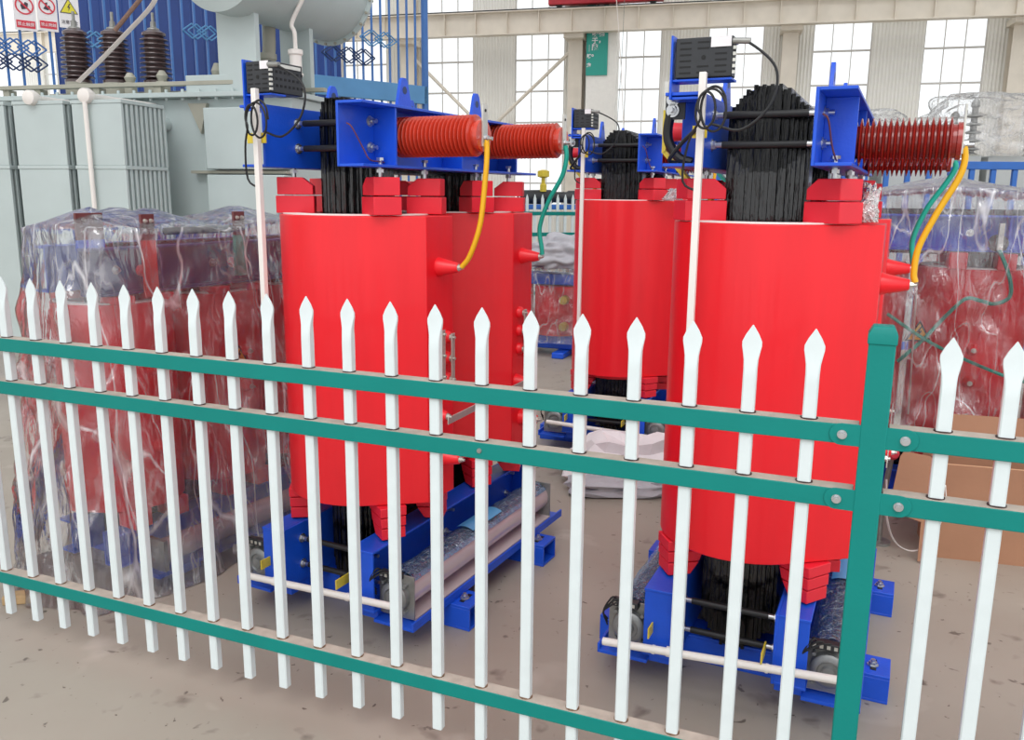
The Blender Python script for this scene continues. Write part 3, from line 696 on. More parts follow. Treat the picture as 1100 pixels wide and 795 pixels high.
K = 1.1
def z5(z): return 1.56-(1.56-z)*K
T5L = (1.62*K, 4.08*K, 0)
T5 = wrapped_transformer('red three-coil transformer under crumpled clear film behind the cardboard box at the right', T5L, R_(-20), .5*K, .235*K, .28, z5(1.26), z5(1.335), z5(1.49),
    sign=(.28*K, .245*K, z5(.985), .12), fan=False)
bm = new(); lathe(bm, (.55*K, .2*K, z5(1.375)), (0, 1, 0), [(0, .040), (.055, .040), (.06, .030)], 24); b = obj('support_insulator', bm, 'rubber', T5, flip=True)
b['label'] = 'round black support insulator'
bm = new(); quad_box(bm, .54*K, .56*K, .256*K, .262*K+.02, z5(1.35), z5(1.46)); obj('terminal_strip', bm, 'tin', b, flip=True)
def P5(L): return [(u*K, v*K, z5(z)) for u, v, z in L]
wiresleeve(T5, 'jumper_cable', 'green_c', P5([(.55, .27, 1.35), (.585, .29, 1.27), (.605, .30, 1.2), (.60, .30, 1.15), (.55, .30, 1.125), (.50, .30, 1.135), (.44, .30, 1.14), (.37, .30, 1.06), (.29, .30, .95), (.20, .30, .85)]), .009, 'green jumper cable looping down')
wiresleeve(T5, 'jumper_cable', 'green_c', P5([(.14, .30, 1.06), (.28, .32, .97), (.42, .32, .90), (.60, .32, .83), (.70, .30, .8)]), .008, 'green jumper cable running across')
bm = new(); cyl(bm, (.245*K, .31*K, z5(1.22)), (.265*K, .31*K, z5(.62)), .005, seg=8); obj('measuring_rod', bm, 'tin', T5, flip=True)

# ------------------------------------------------------------------ plastic film covers
def film_cover(name, label, loc, a, u0, u1, v0, v1, ztop, zlow, flare, poles, m, seed=0, amp=.03, corner=4.5, NT=220, NZ=60, folds=13, lean=.5, skew=(0, 0)):
    """draped sheet: superellipse footprint around the thing it covers, tent top over the poles"""
    uc, vc = (u0+u1)/2, (v0+v1)/2; hu, hv = (u1-u0)/2, (v1-v0)/2
    bm = new(); rows = []
    def rad(t, n): c, s = math.cos(t), math.sin(t); return (abs(c)**n+abs(s)**n)**(-1/n)
    def topz(u, v):
        z = ztop-.10
        best = 0
        for pu, pv, pz, w in poles:
            d = math.hypot(u-pu, v-pv); z = max(z, pz-d*w)
        return z+.008*noise.noise(Vector((u*7+seed, v*7, 1)))
    NR = 16
    for k in range(NR):                                    # cap rings
        f = (k+.02)/NR; row = []
        for i in range(NT):
            t = 2*PI*i/NT; r = rad(t, corner)*f; u = uc+hu*r*math.cos(t); v = vc+hv*r*math.sin(t)
            row.append(bm.verts.new((u, v, topz(u, v))))
        rows.append(row)
    for k in range(NZ+1):
        f = k/NZ; row = []
        for i in range(NT):
            t = 2*PI*i/NT; r = rad(t, corner+(2.4-corner)*f)
            u = uc+hu*r*math.cos(t); v = vc+hv*r*math.sin(t); z1 = topz(uc+hu*rad(t, corner)*math.cos(t), vc+hv*rad(t, corner)*math.sin(t))
            g = f**1.4; ph = t*folds+lean*6*f+seed
            w = amp*(f**.7)*(math.sin(ph)+.6*math.sin(ph*1.7+2*f*5)+1.6*noise.noise(Vector((math.cos(t)*3+seed, math.sin(t)*3, f*2.5))))
            w += .016*noise.noise(Vector((math.cos(t)*14, math.sin(t)*14+seed, f*16)))
            w += .020*(1-2.4*abs(noise.noise(Vector((math.cos(t)*4+f*3, math.sin(t)*4+seed, f*5-t*.8)))))*min(1, f*6)
            fl = flare*g*(1+.4*noise.noise(Vector((math.cos(t)*1.5, math.sin(t)*1.5, seed)))) + w
            du, dv = math.cos(t), math.sin(t)
            row.append(bm.verts.new((u+du*fl+skew[0]*g, v+dv*fl+skew[1]*g, z1+(zlow-z1)*f+.01*noise.noise(Vector((u*5, v*5, f*5)))*(1-f))))
        rows.append(row)
    for a_, b_ in zip(rows, rows[1:]):
        for i in range(NT): bm.faces.new((a_[i], a_[(i+1) % NT], b_[(i+1) % NT], b_[i]))
    bm.faces.new(rows[0])
    o = obj(name, bm, m, None, flip=True, ang=180); o.location = loc; o.rotation_euler = (0, 0, a)
    return tag(o, label, 'plastic sheet')

film_cover('plastic_cover', 'clear plastic film draped to the floor over the left three-coil transformer', (-1.62, 3.45, 0), R_(60), -.27, 1.22, -.26, .29, 1.50, .004, .19,
    [(-.09, .03, 1.50, .35), (.03, .03, 1.50, .35), (.17, .03, 1.495, .3), (.64, .03, 1.50, .25), (1.0, 0, 1.47, .3), (-.2, -.2, 1.40, .5)], 'film', seed=3, amp=.024)
film_cover('plastic_cover', 'crumpled clear film over the transformer behind the cardboard box', T5L, R_(-20), -.3, 1.42, -.33, .39, 1.66, .36, .03,
    [(-.1, 0, 1.63, .2), (.38, .1, 1.67, .2), (.95, .1, 1.67, .25)], 'film_r', seed=11, amp=.016, folds=17, lean=2.5)

# ------------------------------------------------------------------ oil transformer (left background)
OA = R_(-15)
O = thing('oil_transformer', 'large pale grey oil-filled transformer with radiators and brown bushings, left background', 'transformer', (-2.644, 6.0, 0), OA)
bm = new(); quad_box(bm, -1.72, .86, .74, 1.6, 0, 2.24); obj('tank', bm, 'grey', O, bevel=.01)
bm = new(); quad_box(bm, -1.75, .90, .64, 1.65, 2.24, 2.275)
for x in [i*.14-1.68 for i in range(18)]: cyl(bm, (x, .675, 2.22), (x, .675, 2.30), .012, seg=8)
obj('tank_cover', bm, 'grey', O, bevel=.003)
bm = new(); quad_box(bm, .20, .84, .62, .735, 1.72, 2.16); quad_box(bm, .20, .84, .62, .735, .5, 1.68); obj('side_panel', bm, 'grey', O, bevel=.008)
bm = new(); quad_box(bm, .04, .84, .66, .735, 1.69, 1.71); obj('seam', bm, 'grey_dk', O)
bm = new(); prism(bm, [(.02, 2.2), (.18, 2.2), (.12, 1.98)], 'y', .70, .735); obj('gusset', bm, 'grey_dk', O)
def radiator(x0, x1):
    bm = new()
    r = None
    prism(bm, [(x0, -.004), (x1, -.004), (x1, .45), (x0, .45)], 'z', 2.135, 2.16)
    r = obj('radiator', bm, 'grey', O, bevel=.003)
    for z in (1.70, .40):
        bm = new(); prism(bm, [(x0, -.004), (x1, -.004), (x1, .45), (x0, .45)], 'z', z, z+.025); obj('header_plate', bm, 'grey', r, bevel=.003)
    for z in (2.05, .55): bm = new(); cyl(bm, ((x0+x1)/2, .4, z), ((x0+x1)/2, .74, z), .05, seg=16); obj('connecting_pipe', bm, 'grey', r)
    for k in range(10):
        bm = new(); y = k*.049; quad_box(bm, x0+.006, x1-.006, y, y+.026, .425, 1.70); quad_box(bm, x0+.006, x1-.006, y, y+.026, 1.725, 2.135)
        obj('cooling_fin', bm, 'grey', r, bevel=.004)
    return r
radiator(-.41, 0); radiator(-.90, -.47); radiator(-1.40, -.97)
for x, z in ((-.265, 2.185), (-.72, 2.18)):
    bm = new(); lathe(bm, (x, -.05, z), (0, 1, 0), [(0, .025), (.01, .048), (.05, .052), (.08, .04), (.12, .02), (.75, .02)], 24); obj('valve', bm, 'white_pvc', O)
bm = new(); tube(bm, [(-.265, -.03, 2.14), (-.262, -.03, 1.8), (-.257, -.03, 1.2), (-.25, -.03, .6)], .016, 10, 4); obj('drain_pipe', bm, 'white_pvc', O)
bm = new()
for x in (-1.65, -1.35, -.8, -.25, .3, .75): quad_box(bm, x-.03, x+.03, .72, .80, 2.275, 2.33)
quad_box(bm, -1.72, .86, .70, .76, 2.33, 2.36); quad_box(bm, -1.72, .86, 1.25, 1.31, 2.33, 2.36)
for x in (-1.65, -.8, .3): quad_box(bm, x-.03, x+.03, 1.25, 1.31, 2.275, 2.33)
obj('top_frame', bm, 'grey_dk', O, bevel=.003)
inv = Matrix.Rotation(-OA, 4, 'Z') @ Matrix.Translation((2.644, -6.0, 0))
b0 = None
for (x, y) in ((-3.50, 7.2), (-3.20, 7.21), (-2.88, 7.22)):
    p = inv @ Vector((x, y, 0))
    if b0 is None:
        bm = new(); prof = [(0, .10), (.02, .10), (.03, .085)]
        for i in range(9):
            s = .035+i*.036; prof += [(s, .075), (s+.006, .124-.002*i), (s+.013, .122-.002*i), (s+.025, .078)]
        prof += [(.36, .07), (.365, .09), (.385, .09), (.41, .05)]
        lathe(bm, (0, 0, 2.40), (0, 0, 1), prof, 32); b0 = obj('bushing', bm, 'brown', O, ang=50); b0['label'] = 'dark brown ribbed porcelain bushing'
        bm = new(); lathe(bm, (0, 0, 2.275), (0, 0, 1), [(0, .13), (.03, .13), (.031, .10), (.125, .10)], 28); obj('collar', bm, 'grey_dk', b0)
        bm = new(); lathe(bm, (0, 0, 2.80), (0, 0, 1), [(0, .05), (.02, .045), (.03, .022), (.07, .02), (.075, .012), (.14, .012)], 16)
        obj('terminal', bm, 'steel_dull', b0); q = b0
    else: q = dup(b0, O)
    q.location = (p.x, p.y, 0)
# small fittings between bushings
for (x, y, h) in ((-2.42, 7.3, .3), (-3.0, 7.0, .18), (-2.75, 7.0, .2), (-1.72, 7.0, .15), (-2.30, 7.3, .16)):
    p = inv @ Vector((x, y, 0)); bm = new(); quad_box(bm, p.x-.035, p.x+.035, p.y-.03, p.y+.03, 2.275, 2.275+h*.6); lathe(bm, (p.x, p.y, 2.275+h*.6), (0, 0, 1), [(0, .03), (h*.2, .045), (h*.4, .02)], 12); obj('fitting', bm, 'grey_dk', O)
# conservator (drum) and its supports; direction 64 deg in the world
A = inv @ Vector((-2.06, 6.35, 0)); B = inv @ Vector((-1.53, 7.5, 0)); dr = (B-A).normalized(); zc = 3.17; rc = .385
bm = new(); L = (B-A).length
lathe(bm, (A.x, A.y, zc), dr, [(-.09, .05), (-.08, .16), (-.05, .28), (0, rc), (L, rc), (L+.005, rc+.035), (L+.02, rc+.035), (L+.022, rc+.002), (L+.05, rc), (L+.09, .25), (L+.1, .05)], 56)
cn = obj('conservator', bm, 'grey', O, ang=30); cn['label'] = 'horizontal grey oil conservator drum'
fx, fy, fz = frame_of(dr)
for i in range(26):
    bm = new(); a = 2*PI*i/26; c = Vector((A.x, A.y, zc))+dr*(L-.012)+(fx*math.cos(a)+fy*math.sin(a))*(rc+.022); cyl(bm, c, c+dr*.05, .011, seg=8)
    obj('flange_bolt', bm, 'grey_dk', cn)
for (x0, y0, x1, y1) in ((-2.18, 6.62, -1.86, 6.48), (-1.86, 7.15, -1.60, 7.05)):
    p, q = inv @ Vector((x0, y0, 0)), inv @ Vector((x1, y1, 0)); d = (q-p).normalized(); n = Vector((-d.y, d.x, 0)); bm = new()
    pts = [p, q, q+n*.05, p+n*.05]
    prism(bm, [(w.x, w.y) for w in pts], 'z', 2.27, 3.0); obj('conservator_support', bm, 'grey', O, bevel=.004)
p = inv @ Vector((-2.0, 6.62, 0)); bm = new(); quad_box(bm, p.x-.45, p.x+.25, p.y-.06, p.y+.08, 2.275, 2.40); obj('support_beam', bm, 'grey', O, bevel=.004)
p = inv @ Vector((-1.86, 6.95, 0)); bm = new(); tube(bm, [(p.x-.1, p.y, 2.3), (p.x-.09, p.y, 2.45), (p.x-.04, p.y, 2.6), (p.x-.03, p.y, 2.82)], .05, 14, 6); lathe(bm, (p.x-.07, p.y, 2.5), (0, 0, 1), [(0, .075), (.05, .075), (.06, .085), (.1, .085)], 18); obj('oil_pipe', bm, 'grey_dk', O)
p = inv @ Vector((-1.63, 6.7, 0)); bm = new(); tube(bm, [(p.x, p.y, 2.45), (p.x, p.y, 2.7), (p.x-.02, p.y, 2.78), (p.x+.08, p.y, 2.95)], .016, 10, 6); lathe(bm, (p.x, p.y, 2.40), (0, 0, 1), [(0, .05), (.02, .055), (.03, .045), (.15, .045), (.16, .055), (.19, .055), (.2, .02)], 20); obj('breather', bm, 'white_pvc', O)

# white lifting sling hanging diagonally in front of the radiators
bm = new(); tube(bm, [(-2.93, 6.02, 2.27), (-2.75, 6.01, 2.42), (-2.56, 6.0, 2.59), (-2.40, 5.98, 2.73), (-2.33, 5.95, 2.82), (-2.2, 5.9, 3.08)], .030, 8, 6, flat=.25)
o = obj('sling', bm, 'white_pvc'); tag(o, 'white webbing sling rising diagonally from the grey radiator', 'sling')
bm = new(); tube(bm, [(-2.72, 6.16, 2.62), (-2.62, 6.18, 2.74), (-2.54, 6.2, 2.84), (-2.46, 6.22, 2.95), (-2.38, 6.22, 3.15)], .015, 8, 6); o = obj('rope', bm, 'rope'); tag(o, 'brown rope hanging behind the white sling', 'rope')

# ------------------------------------------------------------------ blue folding gate behind it
G0 = Vector((-4.517, 8, 0)); GA = math.atan2(3, -1.087+4.517)
G = thing('folding_gate', 'tall blue barred gate leaf with diamond ornaments behind the brown bushings', 'gate', G0, GA)
Gr = thing('folding_gate', 'blue barred gate leaf with a broad pale blue bottom rail, right of the grey drum', 'gate', G0, GA)
for par, a_, b_, zb_, zt_, m_ in ((G, -1.2, 2.9, 2.15, 2.26, 'gate'), (Gr, 2.95, 4.57, 2.63, 2.84, 'gate_lt')):
    bm = new(); quad_box(bm, a_, b_, -.03, .03, zb_, zt_); obj('bottom_rail', bm, m_, par, bevel=.004)
    bm = new(); quad_box(bm, a_, b_, -.02, .02, 4.55, 4.62); obj('top_rail', bm, 'gate', par)
    for q in (a_+.03, b_-.03):
        bm = new(); quad_box(bm, q-.03, q+.03, -.03, .03, 0, 4.55); obj('post', bm, 'gate', par, bevel=.003)
    k = 0; s_0 = a_+.11
    while s_0 < b_-.06:
        bm = new(); quad_box(bm, s_0-.010, s_0+.010, -.010, .010, .1, 4.55); obj('bar', bm, 'gate', par); s_0 += .122
def lozenges(s0, n, z, w=.125, h=.07, m='lozenge'):
    bm = new()
    for k in range(n):
        c = s0+k*w*1.15
        for dx in (0, .05):
            P = [(c+dx-w*.75, z), (c+dx, z+h), (c+dx+w*.75, z), (c+dx, z-h)]
            for a, b in zip(P, P[1:]+P[:1]): cyl(bm, (a[0], -.02, a[1]), (b[0], -.02, b[1]), .008, seg=6)
    return obj('diamond_ornament', bm, m, G if s0 < 2.9 else Gr)
lozenges(-.1, 3, 2.80, m='gate'); lozenges(-.1, 3, 2.67); lozenges(.72, 2, 2.94, m='gate_lt'); lozenges(1.68, 2, 3.13, m='gate_lt')
lozenges(3.25, 3, 3.09, w=.17, h=.085); lozenges(3.75, 2, 3.31, w=.17, h=.085, m='gate_lt'); lozenges(-1.0, 4, 2.80, m='gate'); lozenges(-1.0, 4, 2.67)
bm = new()
for i in range(25):
    x = -7.0+i*.155; prism(bm, [(x, 0), (x+.05, .03), (x+.105, .03), (x+.155, 0), (x+.155, .012), (x, .012)], 'z', 0, 6.2)
o = obj('partition_sheet', bm, 'sheet', smooth=False); o.location = (0.75, 12.3, 0); tag(o, 'deep blue corrugated partition behind the barred gate', 'partition')

# safety signs hung on the gate
def sign(label, s0, s1, z0, z1, kind, cap):
    Sg = thing('safety_sign', label, 'sign', G0+Vector((math.cos(GA), math.sin(GA), 0))*((s0+s1)/2)+Vector((math.sin(GA), -math.cos(GA), 0))*.035, GA, 'safety signs on the gate')
    w = s1-s0-.006; zc = z1-.205
    bm = new(); quad_box(bm, -w/2, w/2, -.004, .004, z0, z1); obj('board', bm, 'sign_white', Sg, bevel=.001)
    def TM(x, z, y=-.006): return Matrix.Translation((x, y, z)) @ Matrix.Rotation(PI/2, 4, 'X')
    if kind == 'tri':
        bm = new(); r = w*.44; prism(bm, [(-r, zc-r*.75), (r, zc-r*.75), (0, zc+r*.95)], 'y', -.0075, -.004); t = obj('warning_triangle', bm, 'sign_dark', Sg)
        r *= .86; bm = new(); prism(bm, [(-r, zc-r*.78), (r, zc-r*.78), (0, zc+r*.9)], 'y', -.0095, -.0075); obj('triangle_field', bm, 'sign_yellow', t)
        r *= .16; z = zc-.005; bm = new(); prism(bm, [(r*.6, z+r*3), (-r*1.2, z-r*.3), (0, z-r*.3), (-r*.5, z-r*3.4), (r*1.3, z+r*.6), (r*.2, z+r*.6), (r*1.6, z+r*3)], 'y', -.011, -.0095); obj('symbol', bm, 'sign_dark', t)
        text_mesh('caption', cap, w*.2, 'sign_dark', Sg, TM(0, z0+.05), .001)
    else:
        r = w*.42; bm = new(); n = 40
        for i in range(n):
            a, b = 2*PI*i/n, 2*PI*(i+1)/n
            prism(bm, [(r*math.cos(a), zc+r*math.sin(a)), (r*math.cos(b), zc+r*math.sin(b)), (r*.84*math.cos(b), zc+r*.84*math.sin(b)), (r*.84*math.cos(a), zc+r*.84*math.sin(a))], 'y', -.0075, -.004)
        q = r*.09*1.41; e = r*.62
        prism(bm, [(-e-q/2, zc+e-q/2), (-e+q/2, zc+e+q/2), (e+q/2, zc-e+q/2), (e-q/2, zc-e-q/2)], 'y', -.0095, -.0076)
        obj('prohibition_ring', bm, 'sign_red', Sg)
        bm = new()
        if kind == 'hand': prism(bm, [(-r*.28, zc-r*.45), (r*.3, zc-r*.3), (r*.42, zc+r*.3), (r*.1, zc+r*.42), (-r*.05, zc+r*.1), (-r*.3, zc+r*.28), (-r*.4, zc)], 'y', -.0072, -.0042)
        else: prism(bm, [(-r*.45, zc-r*.35), (r*.1, zc-r*.5), (r*.42, zc-r*.15), (r*.3, zc+r*.15), (r*.02, zc-r*.05), (r*.1, zc+r*.5), (-r*.18, zc+r*.4), (-r*.22, zc)], 'y', -.0072, -.0042)
        obj('symbol', bm, 'sign_dark', Sg)
        bm = new(); quad_box(bm, -w*.42, w*.42, -.0072, -.004, z0+.022, z0+.085); obj('caption_band', bm, 'sign_red', Sg)
        text_mesh('caption', cap, w*.19, 'sign_white', Sg, TM(0, z0+.052, -.0085), .001)
sign('leftmost white prohibition sign with red ring on the blue gate', .085, .270, 2.945, 3.36, 'hand', '禁止触摸')
sign('middle white prohibition sign with red ring on the blue gate', .276, .446, 2.963, 3.38, 'figure', '禁止跨越')
sign('white warning sign with yellow triangle, rightmost on the blue gate', .452, .632, 3.01, 3.40, 'tri', '注意安全')

# ------------------------------------------------------------------ the hall
bm = new(); quad_box(bm, -14, 26, -4, 34, -.2, 0); struct('floor', bm, 'floor', smooth=False)
WA = -.2532; W0 = Vector((-2.916, 29.484, 0))
WM = Matrix.Translation(W0) @ Matrix.Rotation(WA, 4, 'Z')
bm = new(); x0, x1 = -16., 30.; W = 1.621
rows = [(1.2, 6.62), (7.14, 9.2)]
idx = [-5]+list(range(-3, 10))
quad_box(bm, x0, x1, 0, .25, 0, 1.2); quad_box(bm, x0, x1, 0, .25, 6.62, 7.14); quad_box(bm, x0, x1, 0, .25, 9.2, 11)
prev = x0
for i in idx:
    for z0, z1 in rows: quad_box(bm, prev, 3*i, 0, .25, z0, z1)
    prev = 3*i+(W if i > -5 else .8)
for z0, z1 in rows: quad_box(bm, prev, x1, 0, .25, z0, z1)
w = struct('wall_back', bm, 'wall', smooth=False); w.matrix_world = WM
bm = new(); quad_box(bm, -13.2, -13, -1.5, 33.5, 0, 3.2); quad_box(bm, -13.2, -13, -1.5, 33.5, 10.2, 11); struct('wall_left', bm, 'cream', smooth=False)
wn = 0
for i in idx:
    for z0, z1 in rows:
        wn += 1
        bm = new(); t = .022; X0, X1 = 3*i, 3*i+(W if i > -5 else .8)
        for x in (X0+t/2, X0+W/3, X0+2*W/3, X1-t/2): quad_box(bm, x-t*(.55 if X0+.1 < x < X1-.1 else 1), x+t*(.55 if X0+.1 < x < X1-.1 else 1), .05, .10, z0, z1)
        z = z0+.03; zz = [z0+t, z1-t]
        k = 5.733
        zz += [k-.954*j for j in range(0, 5)] if z0 < 2 else [8.1]
        for z in zz: quad_box(bm, X0, X1, .045, .105, z-.026, z+.026)
        f = obj('window_%d' % wn, bm, 'frame_lt', smooth=False); f['kind'] = 'structure'; f.matrix_world = WM
        bm = new(); quad_box(bm, X0, X1, .07, .076, z0, z1); g = obj('window_pane', bm, 'glass', f, smooth=False)
bm = new()  # unseen slats and gaps, added to give glossy surfaces dark and bright bands
for i in range(12):
    quad_box(bm, -16, 28, -1.5+i*3.0, -.3+i*3.0, 11.0, 11.15)
for x in (-10, 2, 14, 26): quad_box(bm, x-.15, x+.15, -1.5, 34, 10.6, 11.0)
struct('light_slat_ceiling', bm, 'roof_slat', smooth=False)
# columns, girder, braces, crane
tn = 0
def trim(bm, m, **k):
    global tn
    tn += 1
    o = obj('trim_%d' % tn, bm, m, **k); o['kind'] = 'structure'; o.matrix_world = WM; return o
for s in (-6.4, -.45, 5.05, 11.35, 17.35, 23.3):
    bm = new(); quad_box(bm, s-.22, s+.22, -.5, -.47, 0, 11); quad_box(bm, s-.22, s+.22, -.06, -.03, 0, 11); quad_box(bm, s-.02, s+.02, -.47, -.06, 0, 11); quad_box(bm, s-.3, s+.3, -.9, -.03, 6.2, 6.36)
    trim(bm, 'cream', smooth=False)
bm = new(); quad_box(bm, x0, x1, -.95, -.93, 6.36, 6.98); quad_box(bm, x0, x1, -1.1, -.78, 6.98, 7.01); quad_box(bm, x0, x1, -1.1, -.78, 6.33, 6.36)
for i in range(44): quad_box(bm, x0+i, x0+i+.02, -1.08, -.95, 6.36, 6.98)
trim(bm, 'cream', smooth=False)
bm = new(); quad_box(bm, x0, x1, -.98, -.90, 7.01, 7.07); trim(bm, 'rubber', smooth=False)
def brace(s0, z0, s1, z1):
    bm = new(); tube(bm, [(s0, -.4, z0), (s1, -.4, z1)], .055, 8, 1); trim(bm, 'cream')
brace(4.95, 5.95, 2.3, 3.6); brace(-.35, 5.9, 2.1, 3.6); brace(11.1, 6., 8.6, 2.2) if False else None
bm = new(); quad_box(bm, 5.42, 6.34, -.62, -.05, 0, 11); o = trim(bm, 'white_ring', smooth=False)
# banner
Bn = thing('banner', 'teal vertical banner with white Chinese calligraphy on the pale column', 'banner', WM @ Vector((5.76, -.65, 0)), WA)
bm = new(); quad_box(bm, -.34, .31, -.02, .02, 5.13, 9.4); obj('cloth', bm, 'teal', Bn)
def col_text(t, x, zt, size, pitch, wgt=.006):
    for k, ch in enumerate(t):
        text_mesh('character', ch, size, 'sign_white', Bn, Matrix.Translation((x, -.024, zt-k*pitch)) @ Matrix.Rotation(PI/2, 4, 'X'), .002, wgt)
col_text('业精于勤而荒于嬉，', .115, 6.32+7*.185, .19, .185)
col_text('行成于思而毁于随。', -.085, 5.93+7*.185, .19, .185)
col_text('韩愈', -.25, 5.68, .13, .26)
bm = new(); quad_box(bm, -.256, -.246, -.028, -.0205, 5.82, 6.02); obj('dash', bm, 'sign_white', Bn)
# overhead crane end carriage resting on the girder rail
Cr = thing('overhead_crane', 'red overhead crane carriage riding on the high girder', 'crane', WM @ Vector((5.8, -.94, 0)), WA)
bm = new(); quad_box(bm, -1.5, 1.9, -.15, .15, 7.12, 7.7); obj('end_carriage', bm, 'crane', Cr, bevel=.02)
for x in (-1.2, 1.6):
    bm = new(); cyl(bm, (x, -.08, 7.215), (x, .08, 7.215), .145, seg=24); obj('wheel', bm, 'rubber', Cr)
bm = new(); quad_box(bm, -.3, .3, -8, .15, 7.7, 8.4); obj('bridge_girder', bm, 'crane', Cr, bevel=.02)
for a, b, r, lab in (((6.35, -1.6, 7.7), (6.75, -1.6, 3.6), .012, 'thin white cord hanging at the right of the column'), ((6.62, -1.3, 7.7), (6.5, -1.3, 3.2), .008, 'thin grey cable hanging beside the banner column')):
    bm = new(); tube(bm, [WM @ Vector(a), WM @ ((Vector(a)+Vector(b))/2+Vector((.03, 0, 0))), WM @ Vector(b)], r, 8, 6)
    o = obj('pendant_cable', bm, 'white_pvc' if r > .01 else 'steel_dull'); tag(o, lab, 'cable')

# ------------------------------------------------------------------ right background
Rl = thing('railing', 'blue tubular railing in front of the grey cabinets at the right', 'railing', (1.6, 8.15, 0), R_(-3))
bm = new(); quad_box(bm, 0, 4.2, -.03, .03, 1.82, 1.89); quad_box(bm, 0, 4.2, -.03, .03, .15, .22); obj('rail', bm, 'rail_blue', Rl, bevel=.005)
for i in range(22):
    bm = new(); quad_box(bm, .1+i*.19-.022, .1+i*.19+.022, -.02, .02, 0 if i % 7 == 0 else .22, 1.82); obj('baluster', bm, 'rail_blue', Rl, bevel=.004)
for k, (x, w_) in enumerate(((2.0, .8), (2.95, .8), (3.9, 1.0), (5.0, 1.1))):
    Cb = thing('switch_cabinet', ('grey cabinet directly behind the red insulator tip', 'second grey cabinet along the blue railing', 'third grey cabinet along the blue railing, under the wrapped insulators', 'grey cabinet at the far right behind the blue railing')[k], 'cabinet', (x+w_/2, 9.6, 0), R_(-3), 'cabinets behind the railing')
    bm = new(); quad_box(bm, -w_/2, w_/2, -.35, .35, 0, 2.0); obj('body', bm, 'cabinet', Cb, bevel=.01)
    for s in (-1, 1):
        bm = new(); xa, xb = sorted((s*.015, s*(w_/2-.03))); quad_box(bm, xa, xb, -.365, -.352, .1, 1.9); d = obj('door', bm, 'cabinet', Cb, bevel=.004)
        bm = new(); quad_box(bm, s*.05-.01, s*.05+.01, -.385, -.365, .95, 1.1); obj('handle', bm, 'plastic', d)
for k, (x, y, s) in enumerate(((4.62, 9.35, .75), (4.9, 9.5, 1.), (5.55, 9.5, 1.), (5.6, 9.2, .7))):
    Is = thing('post_insulator', ('short grey insulator, leftmost under cloudy wrapping', 'tall grey insulator standing upright under cloudy wrapping', 'tall grey insulator at the right edge under wrapping', 'short dark insulator at the right edge, lowest in the wrapping')[k], 'insulator', (x, y, 2.003), 0, 'wrapped insulators on the cabinets')
    bm = new(); prof = [(0, .07), (.03, .07), (.04, .035)]
    for i in range(5): q = .06+i*.085; prof += [(q, .032), (q+.012, .085), (q+.022, .08), (q+.04, .032)]
    prof += [(.5, .03), (.52, .045), (.56, .04), (.6, .012)]
    lathe(bm, (0, 0, 0), (0, 0, 1), [(h*s, r) for h, r in prof], 20); obj('shed_stack', bm, 'steel_dull', Is)
    bm = new(); lathe(bm, (0, 0, -.002), (0, 0, 1), [(0, .09), (.02, .09)], 20); obj('base_flange', bm, 'grey_dk', Is)
def lump(name, label, cat, loc, size, m, seed=0, rough=.18, sub=5, flat=True, kind=None, power=2.6):
    bm = new(); bmesh.ops.create_icosphere(bm, subdivisions=sub, radius=1)
    for v in bm.verts:
        p = v.co.copy(); n = p.normalized()
        s = (abs(n.x)**power+abs(n.y)**power+abs(n.z)**power)**(-1/power)
        d = 1+rough*(noise.noise(n*1.6+Vector((seed, 0, 0)))*1.3+.9*abs(noise.noise(n*2.6+Vector((0, seed, 0))))*2-.3+.08*noise.noise(n*8+Vector((0, 0, seed))))
        v.co = Vector((n.x*size[0], n.y*size[1], n.z*size[2]))*s*d
        if flat and v.co.z < -size[2]*.75: v.co.z = -size[2]*.75+.0*v.co.z
    zmin = min(v.co.z for v in bm.verts)
    for v in bm.verts: v.co.z -= zmin
    o = obj(name, bm, m, ang=180 if sub > 3 else 22); o.location = loc; tag(o, label, cat); return o
lump('plastic_cover', 'cloudy plastic wrapping over the insulators on the far right cabinets', 'plastic sheet', (5.15, 9.45, 2.003), (.78, .34, .36), 'film_dense', 4, .2)
lump('plastic_cover', 'cloudy plastic heap on the cabinets behind the red insulator', 'plastic sheet', (3.3, 9.5, 2.003), (.9, .3, .28), 'film_dense', 9, .15)
lump('plastic_scrap', 'small torn piece of clear film on the near right red spacer block', 'plastic scrap', (.992, 2.44, 1.492), (.02, .022, .055), 'scrap', 5, .5, 4)
lump('plastic_scrap', 'white crumpled film scrap stuck on top of the middle transformer coil', 'plastic scrap', (.905, 4.93, 1.531), (.045, .035, .035), 'scrap', 8, .4, 4)

# cardboard box
Bx = thing('cardboard_box', 'open brown cardboard box on the floor behind the right fence panel', 'box', (1.86, 3.57, 0), R_(-15))
Lb, Wb, Hb, t = .92, .28, .43, .006
bm = new(); quad_box(bm, 0, Lb, 0, t, 0, Hb); quad_box(bm, 0, Lb, Wb-t, Wb, 0, Hb); quad_box(bm, 0, t, t, Wb-t, 0, Hb); quad_box(bm, Lb-t, Lb, t, Wb-t, 0, Hb); quad_box(bm, t, Lb-t, t, Wb-t, 0, t)
obj('carton', bm, 'card', Bx)
def flap(pts, lab=None):
    bm = new(); P = [Vector(p) for p in pts]; n = (P[1]-P[0]).cross(P[2]-P[0]).normalized()*.005
    a = [bm.verts.new(p) for p in P]; b = [bm.verts.new(p+n) for p in P]; bm.faces.new(a); bm.faces.new(b[::-1]); k = len(P)
    for i in range(k): bm.faces.new((a[i], a[(i+1) % k], b[(i+1) % k], b[i]))
    o = obj('flap', bm, 'card', Bx); return o
flap([(0, 0, Hb), (0, Wb, Hb), (-.03, Wb-.03, Hb+.10), (-.12, .02, Hb+.06)]) if False else None
